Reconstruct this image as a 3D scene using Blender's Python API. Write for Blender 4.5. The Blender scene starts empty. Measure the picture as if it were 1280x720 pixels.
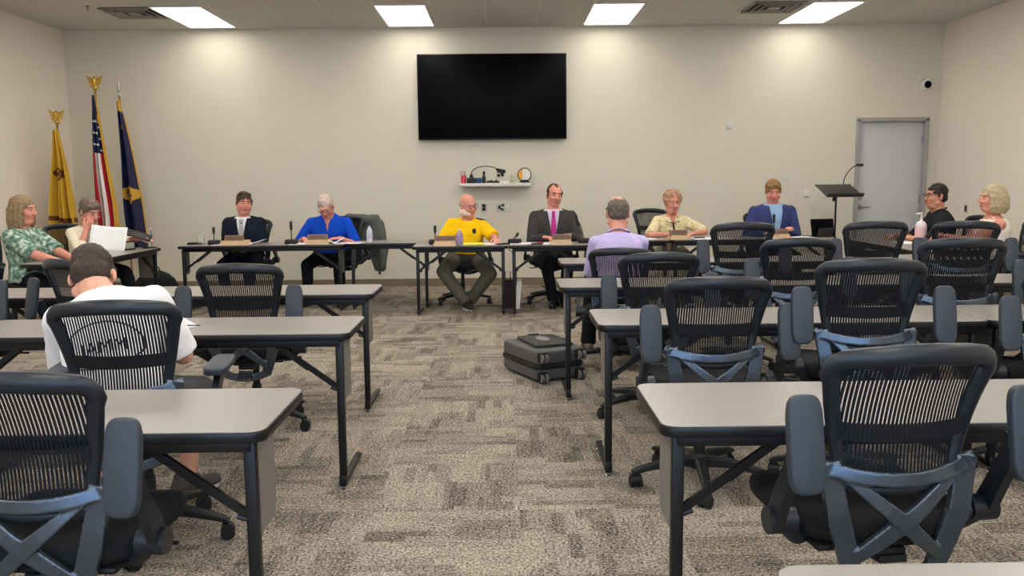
import bpy, bmesh, math, random
from mathutils import Vector, Matrix, noise
from mathutils.bvhtree import BVHTree
from math import sin, cos, pi, radians, sqrt, atan2
random.seed(7)
S = bpy.context.scene
COL = S.collection
V = Vector
TMPS = bpy.data.scenes.new('work')

# ------------------------------------------------------------------ helpers
class MB:
    """collects shapes; build() links them as ONE mesh object"""
    def __init__(s): s.bm = bmesh.new()
    def _merge(s, b, M=None, mi=0):
        if M is not None: b.transform(M)
        for f in b.faces: f.material_index = mi
        me = bpy.data.meshes.new('tmp'); b.to_mesh(me); b.free()
        s.bm.from_mesh(me); bpy.data.meshes.remove(me)
    def box(s, c, d, bev=0, seg=2, M=None, mi=0, rot=None):
        b = bmesh.new(); bmesh.ops.create_cube(b, size=1)
        for v in b.verts: v.co = V((v.co.x*d[0], v.co.y*d[1], v.co.z*d[2]))
        if bev: bmesh.ops.bevel(b, geom=b.edges[:], offset=bev, segments=seg, affect='EDGES', profile=.5)
        T = Matrix.Translation(c)
        if rot is not None: T = T @ rot
        s._merge(b, (M @ T) if M is not None else T, mi); return s
    def loops(s, rings, closed=True, caps=True, M=None, mi=0, cyc=False):
        b = bmesh.new(); R = [[b.verts.new(p) for p in r] for r in rings]
        n = len(R[0]); m = len(R)
        for i in range(m if cyc else m-1):
            A = R[i]; B = R[(i+1) % m]
            for j in range(n if closed else n-1):
                try: b.faces.new((A[j], A[(j+1) % n], B[(j+1) % n], B[j]))
                except ValueError: pass
        if caps and closed and not cyc:
            b.faces.new(R[0][::-1]); b.faces.new(R[-1])
        bmesh.ops.recalc_face_normals(b, faces=b.faces[:])
        s._merge(b, M, mi); return s
    def tube(s, pts, r, n=10, M=None, mi=0, cyc=False, flat=None, upv=V((0, 0, 1))):
        """r: float or list; flat=(a,b) multiplies the two cross axes"""
        P = [V(p) for p in pts]; m = len(P); rings = []
        if not isinstance(r, (list, tuple)): r = [r]*m
        prev = None
        for i in range(m):
            if cyc: t = P[(i+1) % m]-P[i-1]
            else: t = P[min(i+1, m-1)]-P[max(i-1, 0)]
            t.normalize()
            if flat is None and prev is not None:
                a = prev - t*prev.dot(t)
            else:
                a = upv - t*upv.dot(t)
            if a.length < 1e-4: a = V((1, 0, 0)) - t*t.x
            if a.length < 1e-4: a = V((0, 1, 0)) - t*t.y
            a.normalize(); prev = a; c = t.cross(a)
            fa, fb = flat or (1, 1)
            rings.append([P[i]+a*cos(2*pi*k/n)*r[i]*fa+c*sin(2*pi*k/n)*r[i]*fb for k in range(n)])
        return s.loops(rings, M=M, mi=mi, cyc=cyc)
    def strip(s, pts, wdir, w, nrm, th, mi=0, M=None):
        """rectangular section bar along pts; w: width list/float along wdir, th thickness along nrm"""
        P = [V(p) for p in pts]; m = len(P)
        if not isinstance(w, (list, tuple)): w = [w]*m
        rings = []
        for i in range(m):
            t = (P[min(i+1, m-1)]-P[max(i-1, 0)]).normalized()
            nn = V(nrm) - t*V(nrm).dot(t); nn.normalize(); a = t.cross(nn)
            rings.append([P[i]+a*w[i]/2+nn*th/2, P[i]-a*w[i]/2+nn*th/2, P[i]-a*w[i]/2-nn*th/2, P[i]+a*w[i]/2-nn*th/2])
        return s.loops(rings, M=M, mi=mi)
    def cap(s, p, q, r1, r2=None, n=14, fl=None, M=None, mi=0):
        """tapered capsule; fl=(axis, factor) squashes across axis"""
        p = V(p); q = V(q); r2 = r1 if r2 is None else r2
        d = q-p; L = d.length; d = d.normalized() if L > 1e-6 else V((0, 0, 1))
        if fl:
            ax = V(fl[0]); ax = (ax-d*ax.dot(d)).normalized(); f = fl[1]
        else:
            ax = d.orthogonal().normalized(); f = 1
        bx = d.cross(ax); rings = []
        for k in range(1, 6):
            a = pi/2*(1-k/5.0); rings.append((-sin(a)*r1, cos(a)*r1))
        for k in range(0, 5):
            a = pi/2*k/5.0; rings.append((L+sin(a)*r2, cos(a)*r2))
        R = [[p+d*t+(ax*cos(2*pi*j/n)*f+bx*sin(2*pi*j/n))*r for j in range(n)] for t, r in rings]
        R = [[p-d*r1+(ax*cos(2*pi*j/n)*f+bx*sin(2*pi*j/n))*r1*.12 for j in range(n)]] + R + [[p+d*(L+r2)+(ax*cos(2*pi*j/n)*f+bx*sin(2*pi*j/n))*r2*.12 for j in range(n)]]
        return s.loops(R, M=M, mi=mi)
    def ell(s, c, r, M=None, rot=None, n=16, mi=0):
        b = bmesh.new(); bmesh.ops.create_uvsphere(b, u_segments=n, v_segments=max(6, n*2//3), radius=1)
        for v in b.verts: v.co = V((v.co.x*r[0], v.co.y*r[1], v.co.z*r[2]))
        T = Matrix.Translation(c)
        if rot is not None: T = T @ rot
        s._merge(b, (M @ T) if M is not None else T, mi); return s
    def lathe(s, prof, n=20, M=None, mi=0):
        return s.loops([[V((r*cos(2*pi*k/n), r*sin(2*pi*k/n), z)) for k in range(n)] for r, z in prof], M=M, mi=mi)
    def prism(s, outline, z0, z1, M=None, mi=0, bev=0, seg=2):
        b = bmesh.new(); vs = [b.verts.new((x, y, z0)) for x, y in outline]
        f = b.faces.new(vs); r = bmesh.ops.extrude_face_region(b, geom=[f])
        for v in r['geom']:
            if isinstance(v, bmesh.types.BMVert): v.co.z = z1
        bmesh.ops.recalc_face_normals(b, faces=b.faces[:])
        if bev: bmesh.ops.bevel(b, geom=[e for e in b.edges if abs(e.verts[0].co.z-e.verts[1].co.z) < 1e-6], offset=bev, segments=seg, affect='EDGES', profile=.5)
        s._merge(b, M, mi); return s
    def grid(s, fn, nu, nv, M=None, mi=0):
        b = bmesh.new(); G = [[b.verts.new(fn(i/nu, j/nv)) for j in range(nv+1)] for i in range(nu+1)]
        for i in range(nu):
            for j in range(nv): b.faces.new((G[i][j], G[i+1][j], G[i+1][j+1], G[i][j+1]))
        s._merge(b, M, mi); return s
    def build(s, name, mat, parent=None, smooth=True, loc=None, remesh=0, sm=3, ang=40):
        me = bpy.data.meshes.new(name); s.bm.to_mesh(me); s.bm.free()
        o = bpy.data.objects.new(name, me); COL.objects.link(o)
        mats = mat if isinstance(mat, (list, tuple)) else [mat]
        if remesh:
            m = o.modifiers.new('r', 'REMESH'); m.mode = 'VOXEL'; m.voxel_size = remesh
            if sm:
                k = o.modifiers.new('s', 'SMOOTH'); k.factor = .5; k.iterations = sm
            COL.objects.unlink(o); TMPS.collection.objects.link(o)      # evaluate alone, quickly
            TMPS.view_layers[0].update(); dg = TMPS.view_layers[0].depsgraph; dg.update()
            nm = bpy.data.meshes.new_from_object(o.evaluated_get(dg))
            o.modifiers.clear(); o.data = nm; bpy.data.meshes.remove(me); nm.name = name; me = nm
            TMPS.collection.objects.unlink(o); COL.objects.link(o)
            me.materials.clear()
        for m in mats: me.materials.append(m)
        if smooth:
            me.polygons.foreach_set('use_smooth', [True]*len(me.polygons))
            if not remesh:
                try: me.set_sharp_from_angle(angle=radians(ang))
                except Exception: pass
        if parent: o.parent = parent
        if loc is not None: o.location = loc
        return o

def displace(me, fn):
    n = len(me.vertices); co = [v.co.copy() for v in me.vertices]; no = [v.normal.copy() for v in me.vertices]; out = []
    for c, q in zip(co, no): out.extend(c+q*fn(c))
    me.vertices.foreach_set('co', out); me.update()

def empty(name, loc, rz=0):
    o = bpy.data.objects.new(name, None); COL.objects.link(o)
    o.empty_display_size = .05; o.location = loc; o.rotation_euler = (0, 0, rz); return o
def tag(o, label, cat, group=None, kind=None):
    if label: o['label'] = label
    if cat: o['category'] = cat
    if group: o['group'] = group
    if kind: o['kind'] = kind
    return o
def struct(o): o['kind'] = 'structure'; return o
def copy_tree(o, parent=None, skip=()):
    c = o.copy(); COL.objects.link(c); c.parent = parent
    for ch in list(o.children):
        copy_tree(ch, c)
    return c

# ------------------------------------------------------------------ materials
def mat(name, col, rough=.6, metal=0, spec=.5, bump=0, bscale=60, var=0, vscale=8, emis=None, trans=0, ior=1.45, alpha=1, coat=0, sheen=0):
    m = bpy.data.materials.new(name); m.use_nodes = True; nt = m.node_tree; N = nt.nodes; L = nt.links
    p = N['Principled BSDF']
    p.inputs['Base Color'].default_value = (*col, 1); p.inputs['Roughness'].default_value = rough
    p.inputs['Metallic'].default_value = metal; p.inputs['Specular IOR Level'].default_value = spec
    p.inputs['Transmission Weight'].default_value = trans; p.inputs['IOR'].default_value = ior
    p.inputs['Alpha'].default_value = alpha; p.inputs['Coat Weight'].default_value = coat; p.inputs['Sheen Weight'].default_value = sheen
    tc = N.new('ShaderNodeTexCoord')
    nz = N.new('ShaderNodeTexNoise'); nz.inputs['Scale'].default_value = vscale; nz.inputs['Detail'].default_value = 4
    L.new(tc.outputs['Object'], nz.inputs['Vector'])
    v = var or .04
    mr = N.new('ShaderNodeMapRange'); mr.inputs['To Min'].default_value = 1-v; mr.inputs['To Max'].default_value = 1+v
    mr.inputs['From Min'].default_value = .3; mr.inputs['From Max'].default_value = .7
    L.new(nz.outputs['Fac'], mr.inputs['Value'])
    mx = N.new('ShaderNodeVectorMath'); mx.operation = 'SCALE'; mx.inputs[0].default_value = col
    L.new(mr.outputs['Result'], mx.inputs['Scale']); L.new(mx.outputs['Vector'], p.inputs['Base Color'])
    if bump:
        nb = N.new('ShaderNodeTexNoise'); nb.inputs['Scale'].default_value = bscale; nb.inputs['Detail'].default_value = 3
        L.new(tc.outputs['Object'], nb.inputs['Vector'])
        bp = N.new('ShaderNodeBump'); bp.inputs['Strength'].default_value = bump; bp.inputs['Distance'].default_value = .01
        L.new(nb.outputs['Fac'], bp.inputs['Height']); L.new(bp.outputs['Normal'], p.inputs['Normal'])
    if emis:
        p.inputs['Emission Color'].default_value = (*emis[0], 1); p.inputs['Emission Strength'].default_value = emis[1]
    return m
def math_(N, L, op, a, b=None, c=None):
    n = N.new('ShaderNodeMath'); n.operation = op
    for i, x in enumerate((a, b, c)):
        if x is None: continue
        if isinstance(x, (int, float)): n.inputs[i].default_value = x
        else: L.new(x, n.inputs[i])
    return n.outputs[0]
def ramp(N, L, fac, stops):
    r = N.new('ShaderNodeValToRGB'); e = r.color_ramp.elements
    while len(e) > 1: e.remove(e[-1])
    e[0].position = stops[0][0]; e[0].color = (*stops[0][1], 1)
    for p, c in stops[1:]:
        q = e.new(p); q.color = (*c, 1)
    L.new(fac, r.inputs['Fac']); return r.outputs['Color']
def srgb(r, g, b):
    f = lambda c: (c/255/12.92) if c/255 <= .04045 else ((c/255+.055)/1.055)**2.4
    return (f(r), f(g), f(b))

def carpet_mat():
    m = bpy.data.materials.new('carpet_tiles'); m.use_nodes = True; N = m.node_tree.nodes; L = m.node_tree.links
    p = N['Principled BSDF']; p.inputs['Roughness'].default_value = .95; p.inputs['Specular IOR Level'].default_value = .15
    tc = N.new('ShaderNodeTexCoord'); sp = N.new('ShaderNodeSeparateXYZ'); L.new(tc.outputs['Object'], sp.inputs[0])
    x = math_(N, L, 'ADD', sp.outputs[0], 20.4); y = math_(N, L, 'ADD', sp.outputs[1], 20.0)
    T = .62
    tx = math_(N, L, 'FLOOR', math_(N, L, 'DIVIDE', x, T)); ty = math_(N, L, 'FLOOR', math_(N, L, 'DIVIDE', y, T))
    cv = N.new('ShaderNodeCombineXYZ'); L.new(tx, cv.inputs[0]); L.new(ty, cv.inputs[1])
    par = math_(N, L, 'MODULO', math_(N, L, 'ADD', tx, ty), 2)
    par = math_(N, L, 'GREATER_THAN', par, .5)
    inv = math_(N, L, 'SUBTRACT', 1, par)
    a = math_(N, L, 'ADD', math_(N, L, 'MULTIPLY', x, par), math_(N, L, 'MULTIPLY', y, inv))   # along ribs
    b = math_(N, L, 'ADD', math_(N, L, 'MULTIPLY', y, par), math_(N, L, 'MULTIPLY', x, inv))   # across ribs
    def cells(sa, sb, off):
        row = math_(N, L, 'FLOOR', math_(N, L, 'DIVIDE', b, sb))
        wn = N.new('ShaderNodeTexWhiteNoise'); wn.noise_dimensions = '1D'; L.new(math_(N, L, 'ADD', row, off), wn.inputs['W'])
        aa = math_(N, L, 'ADD', math_(N, L, 'DIVIDE', a, sa), math_(N, L, 'MULTIPLY', wn.outputs['Value'], 5))
        c = N.new('ShaderNodeCombineXYZ'); L.new(math_(N, L, 'FLOOR', aa), c.inputs[0]); L.new(row, c.inputs[1]); L.new(math_(N, L, 'ADD', math_(N, L, 'MULTIPLY', tx, 3.1), math_(N, L, 'MULTIPLY', ty, 7.7)), c.inputs[2])
        w = N.new('ShaderNodeTexWhiteNoise'); w.noise_dimensions = '3D'; L.new(c.outputs[0], w.inputs['Vector'])
        return w.outputs['Value']
    c1 = cells(.31, .155, 3.3); c2 = cells(.22, .052, 9.1)
    w3 = N.new('ShaderNodeTexWhiteNoise'); w3.noise_dimensions = '2D'; L.new(cv.outputs[0], w3.inputs['Vector'])
    # yarn streaks: noise squeezed across the ribs
    c = N.new('ShaderNodeCombineXYZ'); L.new(math_(N, L, 'MULTIPLY', a, 26), c.inputs[0]); L.new(math_(N, L, 'MULTIPLY', b, 110), c.inputs[1]); L.new(w3.outputs['Value'], c.inputs[2])
    nz = N.new('ShaderNodeTexNoise'); nz.inputs['Scale'].default_value = 1; nz.inputs['Detail'].default_value = 3; L.new(c.outputs[0], nz.inputs['Vector'])
    c_ = N.new('ShaderNodeCombineXYZ'); L.new(math_(N, L, 'MULTIPLY', a, 2.2), c_.inputs[0]); L.new(math_(N, L, 'MULTIPLY', b, 9), c_.inputs[1]); L.new(w3.outputs['Value'], c_.inputs[2])
    nz2 = N.new('ShaderNodeTexNoise'); nz2.inputs['Scale'].default_value = 1.2; nz2.inputs['Detail'].default_value = 2; L.new(c_.outputs[0], nz2.inputs['Vector'])
    c1p = math_(N, L, 'POWER', c1, 2.2)
    c2p = math_(N, L, 'POWER', c2, 3)
    v = math_(N, L, 'MULTIPLY_ADD', nz.outputs['Fac'], .62, .24)
    v = math_(N, L, 'SUBTRACT', v, math_(N, L, 'MULTIPLY', c1p, .20))
    v = math_(N, L, 'SUBTRACT', v, math_(N, L, 'MULTIPLY', c2p, .24))
    v = math_(N, L, 'ADD', v, math_(N, L, 'MULTIPLY', math_(N, L, 'SUBTRACT', nz2.outputs['Fac'], .5), .26))
    ng = N.new('ShaderNodeTexNoise'); ng.inputs['Scale'].default_value = 95; ng.inputs['Detail'].default_value = 2; L.new(tc.outputs['Object'], ng.inputs['Vector'])
    v = math_(N, L, 'ADD', v, math_(N, L, 'MULTIPLY', math_(N, L, 'SUBTRACT', ng.outputs['Fac'], .5), 2.0))
    v = math_(N, L, 'ADD', v, math_(N, L, 'MULTIPLY', math_(N, L, 'SUBTRACT', w3.outputs['Value'], .5), .10))
    col = ramp(N, L, v, [(0, srgb(58, 53, 48)), (.2, srgb(92, 84, 75)), (.42, srgb(130, 120, 107)), (.62, srgb(153, 143, 128)), (.9, srgb(188, 178, 161))])
    L.new(col, p.inputs['Base Color'])
    bp = N.new('ShaderNodeBump'); bp.inputs['Strength'].default_value = .5; bp.inputs['Distance'].default_value = .004
    L.new(nz.outputs['Fac'], bp.inputs['Height']); L.new(bp.outputs['Normal'], p.inputs['Normal'])
    return m
def ceiling_mat():
    m = bpy.data.materials.new('ceiling_tiles'); m.use_nodes = True; N = m.node_tree.nodes; L = m.node_tree.links
    p = N['Principled BSDF']; p.inputs['Roughness'].default_value = .9; p.inputs['Specular IOR Level'].default_value = .2
    tc = N.new('ShaderNodeTexCoord'); sp = N.new('ShaderNodeSeparateXYZ'); L.new(tc.outputs['Object'], sp.inputs[0])
    def line(o, off, pitch, w):
        t = math_(N, L, 'ADD', o, off); t = math_(N, L, 'MODULO', t, pitch)
        return math_(N, L, 'LESS_THAN', t, w)
    ln = math_(N, L, 'MAXIMUM', line(sp.outputs[0], 1.4375+.627*20, .627, .022), line(sp.outputs[1], 20-.09, 1.32, .022))
    nz = N.new('ShaderNodeTexNoise'); nz.inputs['Scale'].default_value = 160; L.new(tc.outputs['Object'], nz.inputs['Vector'])
    base = ramp(N, L, nz.outputs['Fac'], [(.3, srgb(196, 194, 188)), (.6, srgb(208, 205, 199))])
    mx = N.new('ShaderNodeMix'); mx.data_type = 'RGBA'; L.new(ln, mx.inputs['Factor']); L.new(base, mx.inputs['A']); mx.inputs['B'].default_value = (*srgb(214, 212, 206), 1)
    L.new(mx.outputs['Result'], p.inputs['Base Color'])
    return m
def mesh_fabric(name, col, open_, pitch, bandcol=None):
    m = bpy.data.materials.new(name); m.use_nodes = True; N = m.node_tree.nodes; L = m.node_tree.links
    p = N['Principled BSDF']; p.inputs['Base Color'].default_value = (*col, 1); p.inputs['Roughness'].default_value = .7; p.inputs['Specular IOR Level'].default_value = .3
    tc = N.new('ShaderNodeTexCoord'); sp = N.new('ShaderNodeSeparateXYZ'); L.new(tc.outputs['Object'], sp.inputs[0])
    w = math_(N, L, 'SINE', math_(N, L, 'MULTIPLY', sp.outputs[0], 2*pi/pitch))
    h = math_(N, L, 'SINE', math_(N, L, 'MULTIPLY', sp.outputs[2], 2*pi/.006))
    s = math_(N, L, 'ADD', w, math_(N, L, 'MULTIPLY', h, .25))
    a = math_(N, L, 'GREATER_THAN', s, open_)          # 1 = hole
    tr = N.new('ShaderNodeBsdfTransparent'); mx = N.new('ShaderNodeMixShader')
    L.new(a, mx.inputs[0]); L.new(p.outputs[0], mx.inputs[1]); L.new(tr.outputs[0], mx.inputs[2])
    L.new(mx.outputs[0], N['Material Output'].inputs['Surface'])
    return m
def pattern_mat(name, cols, scale, rough=.85, kind='noise', stretch=(1, 1, 1)):
    m = bpy.data.materials.new(name); m.use_nodes = True; N = m.node_tree.nodes; L = m.node_tree.links
    p = N['Principled BSDF']; p.inputs['Roughness'].default_value = rough; p.inputs['Specular IOR Level'].default_value = .2
    tc = N.new('ShaderNodeTexCoord'); mp = N.new('ShaderNodeMapping'); mp.inputs['Scale'].default_value = stretch; L.new(tc.outputs['Object'], mp.inputs[0])
    if kind == 'vor':
        t = N.new('ShaderNodeTexVoronoi'); t.inputs['Scale'].default_value = scale; L.new(mp.outputs[0], t.inputs['Vector'])
        sp = N.new('ShaderNodeSeparateColor'); L.new(t.outputs['Color'], sp.inputs[0]); f = sp.outputs[0]
    else:
        t = N.new('ShaderNodeTexNoise'); t.inputs['Scale'].default_value = scale; t.inputs['Detail'].default_value = 4; L.new(mp.outputs[0], t.inputs['Vector']); f = t.outputs['Fac']
    c = ramp(N, L, f, cols); L.new(c, p.inputs['Base Color'])
    if kind != 'vor':
        bp = N.new('ShaderNodeBump'); bp.inputs['Strength'].default_value = .6; bp.inputs['Distance'].default_value = .01
        L.new(f, bp.inputs['Height']); L.new(bp.outputs['Normal'], p.inputs['Normal'])
    return m

M_ = {}
def MT(k, *a, **kw):
    if k not in M_: M_[k] = mat(k, *a, **kw)
    return M_[k]
WALL = mat('wall_paint', srgb(218, 212, 195), .85, spec=.2, bump=.05, bscale=250, var=.015, vscale=1.5)
WALLW = mat('side_wall_paint', srgb(236, 226, 212), .85, spec=.2, bump=.05, bscale=250, var=.015, vscale=1.5)
CARPET = carpet_mat(); CEIL = ceiling_mat()
BASEB = mat('vinyl_base', srgb(128, 115, 92), .6)
WHITE = mat('white_plastic', srgb(222, 218, 208), .45)
OFFW = mat('off_white_plastic', srgb(205, 199, 184), .5)
LAMP = mat('lamp_diffuser', (1, 1, 1), .6, emis=((1, .955, .895), 6.9)); LAMPD = mat('dimmed_lamp_diffuser', (1, 1, 1), .6, emis=((1, .955, .895), 3.1))
TRIMW = mat('light_frame_white', srgb(230, 228, 222), .5)
VENTG = mat('vent_metal', srgb(150, 145, 138), .5); VENTD = mat('vent_dark', srgb(58, 54, 50), .8)
DOOR = mat('door_paint', srgb(198, 200, 204), .5, var=.02, vscale=2); FRAMEG = mat('door_frame_paint', srgb(158, 158, 154), .45)
STEEL = mat('brushed_steel', srgb(150, 150, 150), .3, metal=.9)
BLACKG = mat('gloss_screen', (.002, .002, .0025), .38, spec=.06); BLACK = mat('black_plastic', srgb(19, 20, 22), .5)
TVB = mat('screen_bezel', srgb(14, 14, 15), .35)
CH_FR = mat('chair_frame_plastic', srgb(22, 28, 35), .38, spec=.55, bump=.03, bscale=300)
CH_PAD = mat('arm_pad_rubber', srgb(49, 56, 64), .48, spec=.5)
CH_LOW = mat('lower_frame_silver', srgb(86, 95, 106), .26, metal=.75, spec=.6)
CH_SEAT = mat('seat_fabric', srgb(20, 21, 23), .9, bump=.4, bscale=400)
CH_MESH = mesh_fabric('back_mesh', srgb(16, 19, 24), .62, .0105)
CH_BAND = mesh_fabric('lumbar_mesh', srgb(20, 22, 26), .86, .0105)
LAMI = mat('table_laminate', srgb(141, 135, 129), .30, spec=.5, var=.03, vscale=40)
EDGE = mat('table_edge_black', srgb(14, 14, 16), .42, spec=.5)
LEGB = mat('leg_black_steel', srgb(13, 13, 15), .42, spec=.5)
PANELG = mat('end_panel_grey', srgb(112, 108, 102), .55)
CHROME = mat('glide_chrome', srgb(200, 200, 200), .2, metal=1)
PAPER = mat('paper_white', srgb(232, 232, 232), .8)
# ------------------------------------------------------------------ room
XL, XR, D, H, YF = -5.68, 5.84, 11.625, 3.39, -2.2
def sbox(name, x0, x1, y0, y1, z0, z1, m, parent=None, bev=0):
    return struct(MB().box(((x0+x1)/2, (y0+y1)/2, (z0+z1)/2), (x1-x0, y1-y0, z1-z0), bev).build(name, m, parent, smooth=bool(bev)))
sbox('floor', XL-.2, XR+.2, YF-.2, D+.2, -.1, 0, CARPET)
sbox('ceiling', XL-.2, XR+.2, YF-.2, D+.2, H, H+.1, CEIL)
sbox('wall_left', XL-.2, XL, YF-.2, D+.2, 0, H, WALLW)
sbox('wall_right', XR, XR+.2, YF-.2, D+.2, 0, H, WALLW)
DX0, DX1, DZ = 4.735, 5.665, 2.165
w = MB()
w.box(((XL+DX0)/2, D+.1, H/2), (DX0-XL, .2, H)); w.box(((DX1+XR)/2, D+.1, H/2), (XR-DX1, .2, H)); w.box(((DX0+DX1)/2, D+.1, (DZ+H)/2), (DX1-DX0, .2, H-DZ))
struct(w.build('wall_back', WALL, smooth=False))
w = MB(); wx0, wx1, wz0, wz1 = -3.4, 3.4, .9, 2.5
w.box(((XL+wx0)/2, YF-.1, H/2), (wx0-XL, .2, H)); w.box(((wx1+XR)/2, YF-.1, H/2), (XR-wx1, .2, H))
w.box(((wx0+wx1)/2, YF-.1, wz0/2), (wx1-wx0, .2, wz0)); w.box(((wx0+wx1)/2, YF-.1, (wz1+H)/2), (wx1-wx0, .2, H-wz1))
struct(w.build('wall_front', WALL, smooth=False))
wf = MB()
for x in (wx0, -1.13, 1.13, wx1): wf.box((x, YF-.08, (wz0+wz1)/2), (.06, .08, wz1-wz0))
for z in (wz0+.03, wz1-.03): wf.box((0, YF-.08, z), (wx1-wx0, .08, .06))
struct(wf.build('window_1', MT('alu', srgb(120, 120, 118), .4, metal=.6), smooth=False))
# door and frame
f = MB()
f.box((DX0+.01, D+.03, DZ/2), (.045, .16, DZ+.0), .004); f.box((DX1-.01, D+.03, DZ/2), (.045, .16, DZ), .004); f.box(((DX0+DX1)/2, D+.03, DZ-.005), (DX1-DX0+.03, .16, .05), .004)
struct(f.build('trim_1', FRAMEG))
dr = struct(MB().box(((DX0+DX1)/2, D+.055, DZ/2-.01), (DX1-DX0-.05, .045, DZ-.025), .003).build('door_1', DOOR))
h = MB()
h.cap((DX0+.085, D+.035, 1.0), (DX0+.085, D-.03, 1.0), .012); h.cap((DX0+.085, D-.03, 1.0), (DX0+.20, D-.03, 1.0), .011, .009)
h.tube([(DX0+.085, D+.034, 1.0), (DX0+.085, D+.024, 1.0)], .034, n=18); h.tube([(DX0+.085, D+.034, 1.12), (DX0+.085, D+.02, 1.12)], .028, n=18)
o = struct(h.build('door_handle', STEEL, dr)); 
for z in (.25, 1.1, 1.88):
    struct(MB().box((DX1-.035, D-.035+.06, z), (.016, .02, .11), .003).tube([(DX1-.035, D+.012, z-.055), (DX1-.035, D+.012, z+.055)], .009, n=10).build('door_hinge', STEEL, dr))
# vinyl base
sbox('baseboard_back', XL, DX0-.02, D-.008, D, 0, .10, BASEB); sbox('baseboard_left', XL, XL+.008, YF, D, 0, .10, BASEB); sbox('baseboard_right', XR-.008, XR, YF, D, 0, .10, BASEB)
sbox('trim_2', DX1+.03, XR, D-.008, D, 0, .10, BASEB)

# ceiling lights: a row by the far wall (seen), further rows towards the camera light the room
def ceil_light(x, y, label, row):
    t = empty('ceiling_light', (x, y, H)); tag(t, label, 'ceiling light', 'recessed ceiling light panels')
    fr = MB()
    for sx in (-1, 1): fr.box((sx*.292, 0, -.004), (.022, 1.34, .014), .002)
    for sy in (-1, 1): fr.box((0, sy*.662, -.004), (.60, .022, .014), .002)
    fr.build('frame', TRIMW, t)
    MB().box((0, 0, -.003), (.565, 1.305, .006), .001).build('diffuser', LAMPD if row == 0 else LAMP, t)
LX = [-3.675, -1.14, 1.36, 3.87]
seen = ['leftmost glowing ceiling panel beside the left vent', 'second glowing ceiling panel from the left', 'third glowing ceiling panel, just right of the wall screen', 'rightmost glowing ceiling panel beside the right vent']
for r, y in enumerate((10.78, 8.3, 5.8, 3.3, .8, -1.3)):
    for i, x in enumerate(LX):
        ceil_light(x, y, seen[i] if r == 0 else 'recessed ceiling light panel further forward over the seats', r)
def vent(x, y, label):
    t = empty('ceiling_vent', (x, y, H)); tag(t, label, 'air vent', 'ceiling air vents')
    MB().box((0, 0, -.002), (.56, .56, .004)).build('backing', VENTD, t, smooth=False)
    f = MB()
    for k, s in enumerate((.29, .215, .14)):
        for sx in (-1, 1):
            f.box((sx*s, 0, -.012-.004*k), (.03, 2*s+.03, .012), .002, rot=Matrix.Rotation(sx*.5, 4, 'Y'))
            f.box((0, sx*s, -.012-.004*k), (2*s+.03, .03, .012), .002, rot=Matrix.Rotation(-sx*.5, 4, 'X'))
    f.box((0, 0, -.022), (.14, .14, .008), .002)
    f.build('louvers', VENTG, t)
vent(-4.25, 10.44, 'square louvered ceiling vent left of the leftmost light panel'); vent(3.20, 10.38, 'square louvered ceiling vent left of the rightmost light panel')
s = MB().lathe([(.03, 0), (.032, -.004), (.02, -.012), (.008, -.02), (.008, -.04), (.018, -.042), (.018, -.045), (.004, -.048)][::-1], 16)
tag(s.build('fire_sprinkler', VENTG, loc=(-4.62, 10.05, H)), 'small fire sprinkler head in the ceiling near the left wall', 'sprinkler')

# wall screen
t = empty('wall_television', (-.115, D, 1.94)); tag(t, 'large black wall-mounted television screen above the shelf', 'television')
b = MB(); W2, HT = .975, 1.105
b.box((0, -.075, HT/2), (2*W2, .045, HT), .006); b.build('housing', TVB, t)
MB().box((0, -.0985, HT/2+.004), (2*W2-.024, .004, HT-.034), .001).build('screen', BLACKG, t)
MB().box((0, -.028, HT/2), (.7, .053, .45), .003).build('wall_bracket', BLACK, t)

# shelf
tag(MB().box((-.085, D-.125, 1.352), (.93, .25, .042), .003).build('wall_shelf', mat('shelf_white', srgb(226, 222, 212), .5)), 'white floating wall shelf below the television', 'shelf')
SZ = 1.3735; SY = D-.13
t = empty('pen_cup', (-.505, SY, SZ)); tag(t, 'pink-red cup holding pens at the left end of the wall shelf', 'cup')
MB().lathe([(.03, 0), (.036, .1), (.033, .1), (.027, .008)], 20).build('cup', MT('pinkred', srgb(205, 62, 84), .5), t)
for i, (a, c) in enumerate(((-.3, (.1, .1, .1)), (.25, srgb(190, 60, 60)), (.05, srgb(120, 120, 125)))):
    MB().cap((a*.03, 0, .012), (a*.10, .01*i-.01, .155), .005, .004, n=8).build('pen', MT('pen%d' % i, c, .5), t)
t = empty('flexible_lamp', (-.40, SY, SZ)); tag(t, 'black gooseneck lamp arching over the wall shelf', 'lamp')
MB().box((0, 0, .035), (.12, .12, .07), .012).cap((0.0, 0, .07), (0, 0, .10), .03, .02).build('base', BLACK, t)
MB().tube([(-.01+.40*(1-cos(a))/2*1.0, 0, .09+.13*sin(a)**.8 if 0 < a < pi else .09) for a in [pi*k/24*.86 for k in range(25)]], .006, n=8).build('neck', BLACK, t)
MB().cap((.34, 0, .175), (.43, -.02, .15), .018, .024).cap((.40, -.02, .15), (.41, -.02, .10), .026, .02).build('lamp_head', BLACK, t)
tag(MB().box((-.305, SY, SZ+.035), (.08, .1, .07), .006).box((-.305, SY-.045, SZ+.04), (.06, .012, .045), .003).build('tape_box', MT('darkblue', srgb(38, 62, 112), .5)), 'small dark blue box beside the lamp base on the wall shelf', 'box')
tag(MB().lathe([(.024, 0), (.026, .01), (.026, .075), (.016, .095), (.012, .105), (.017, .11), (.017, .15), (.01, .155)], 18).build('black_bottle', BLACK, loc=(-.235, SY, SZ)), 'black round bottle standing on the wall shelf under the lamp neck', 'bottle')
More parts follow.
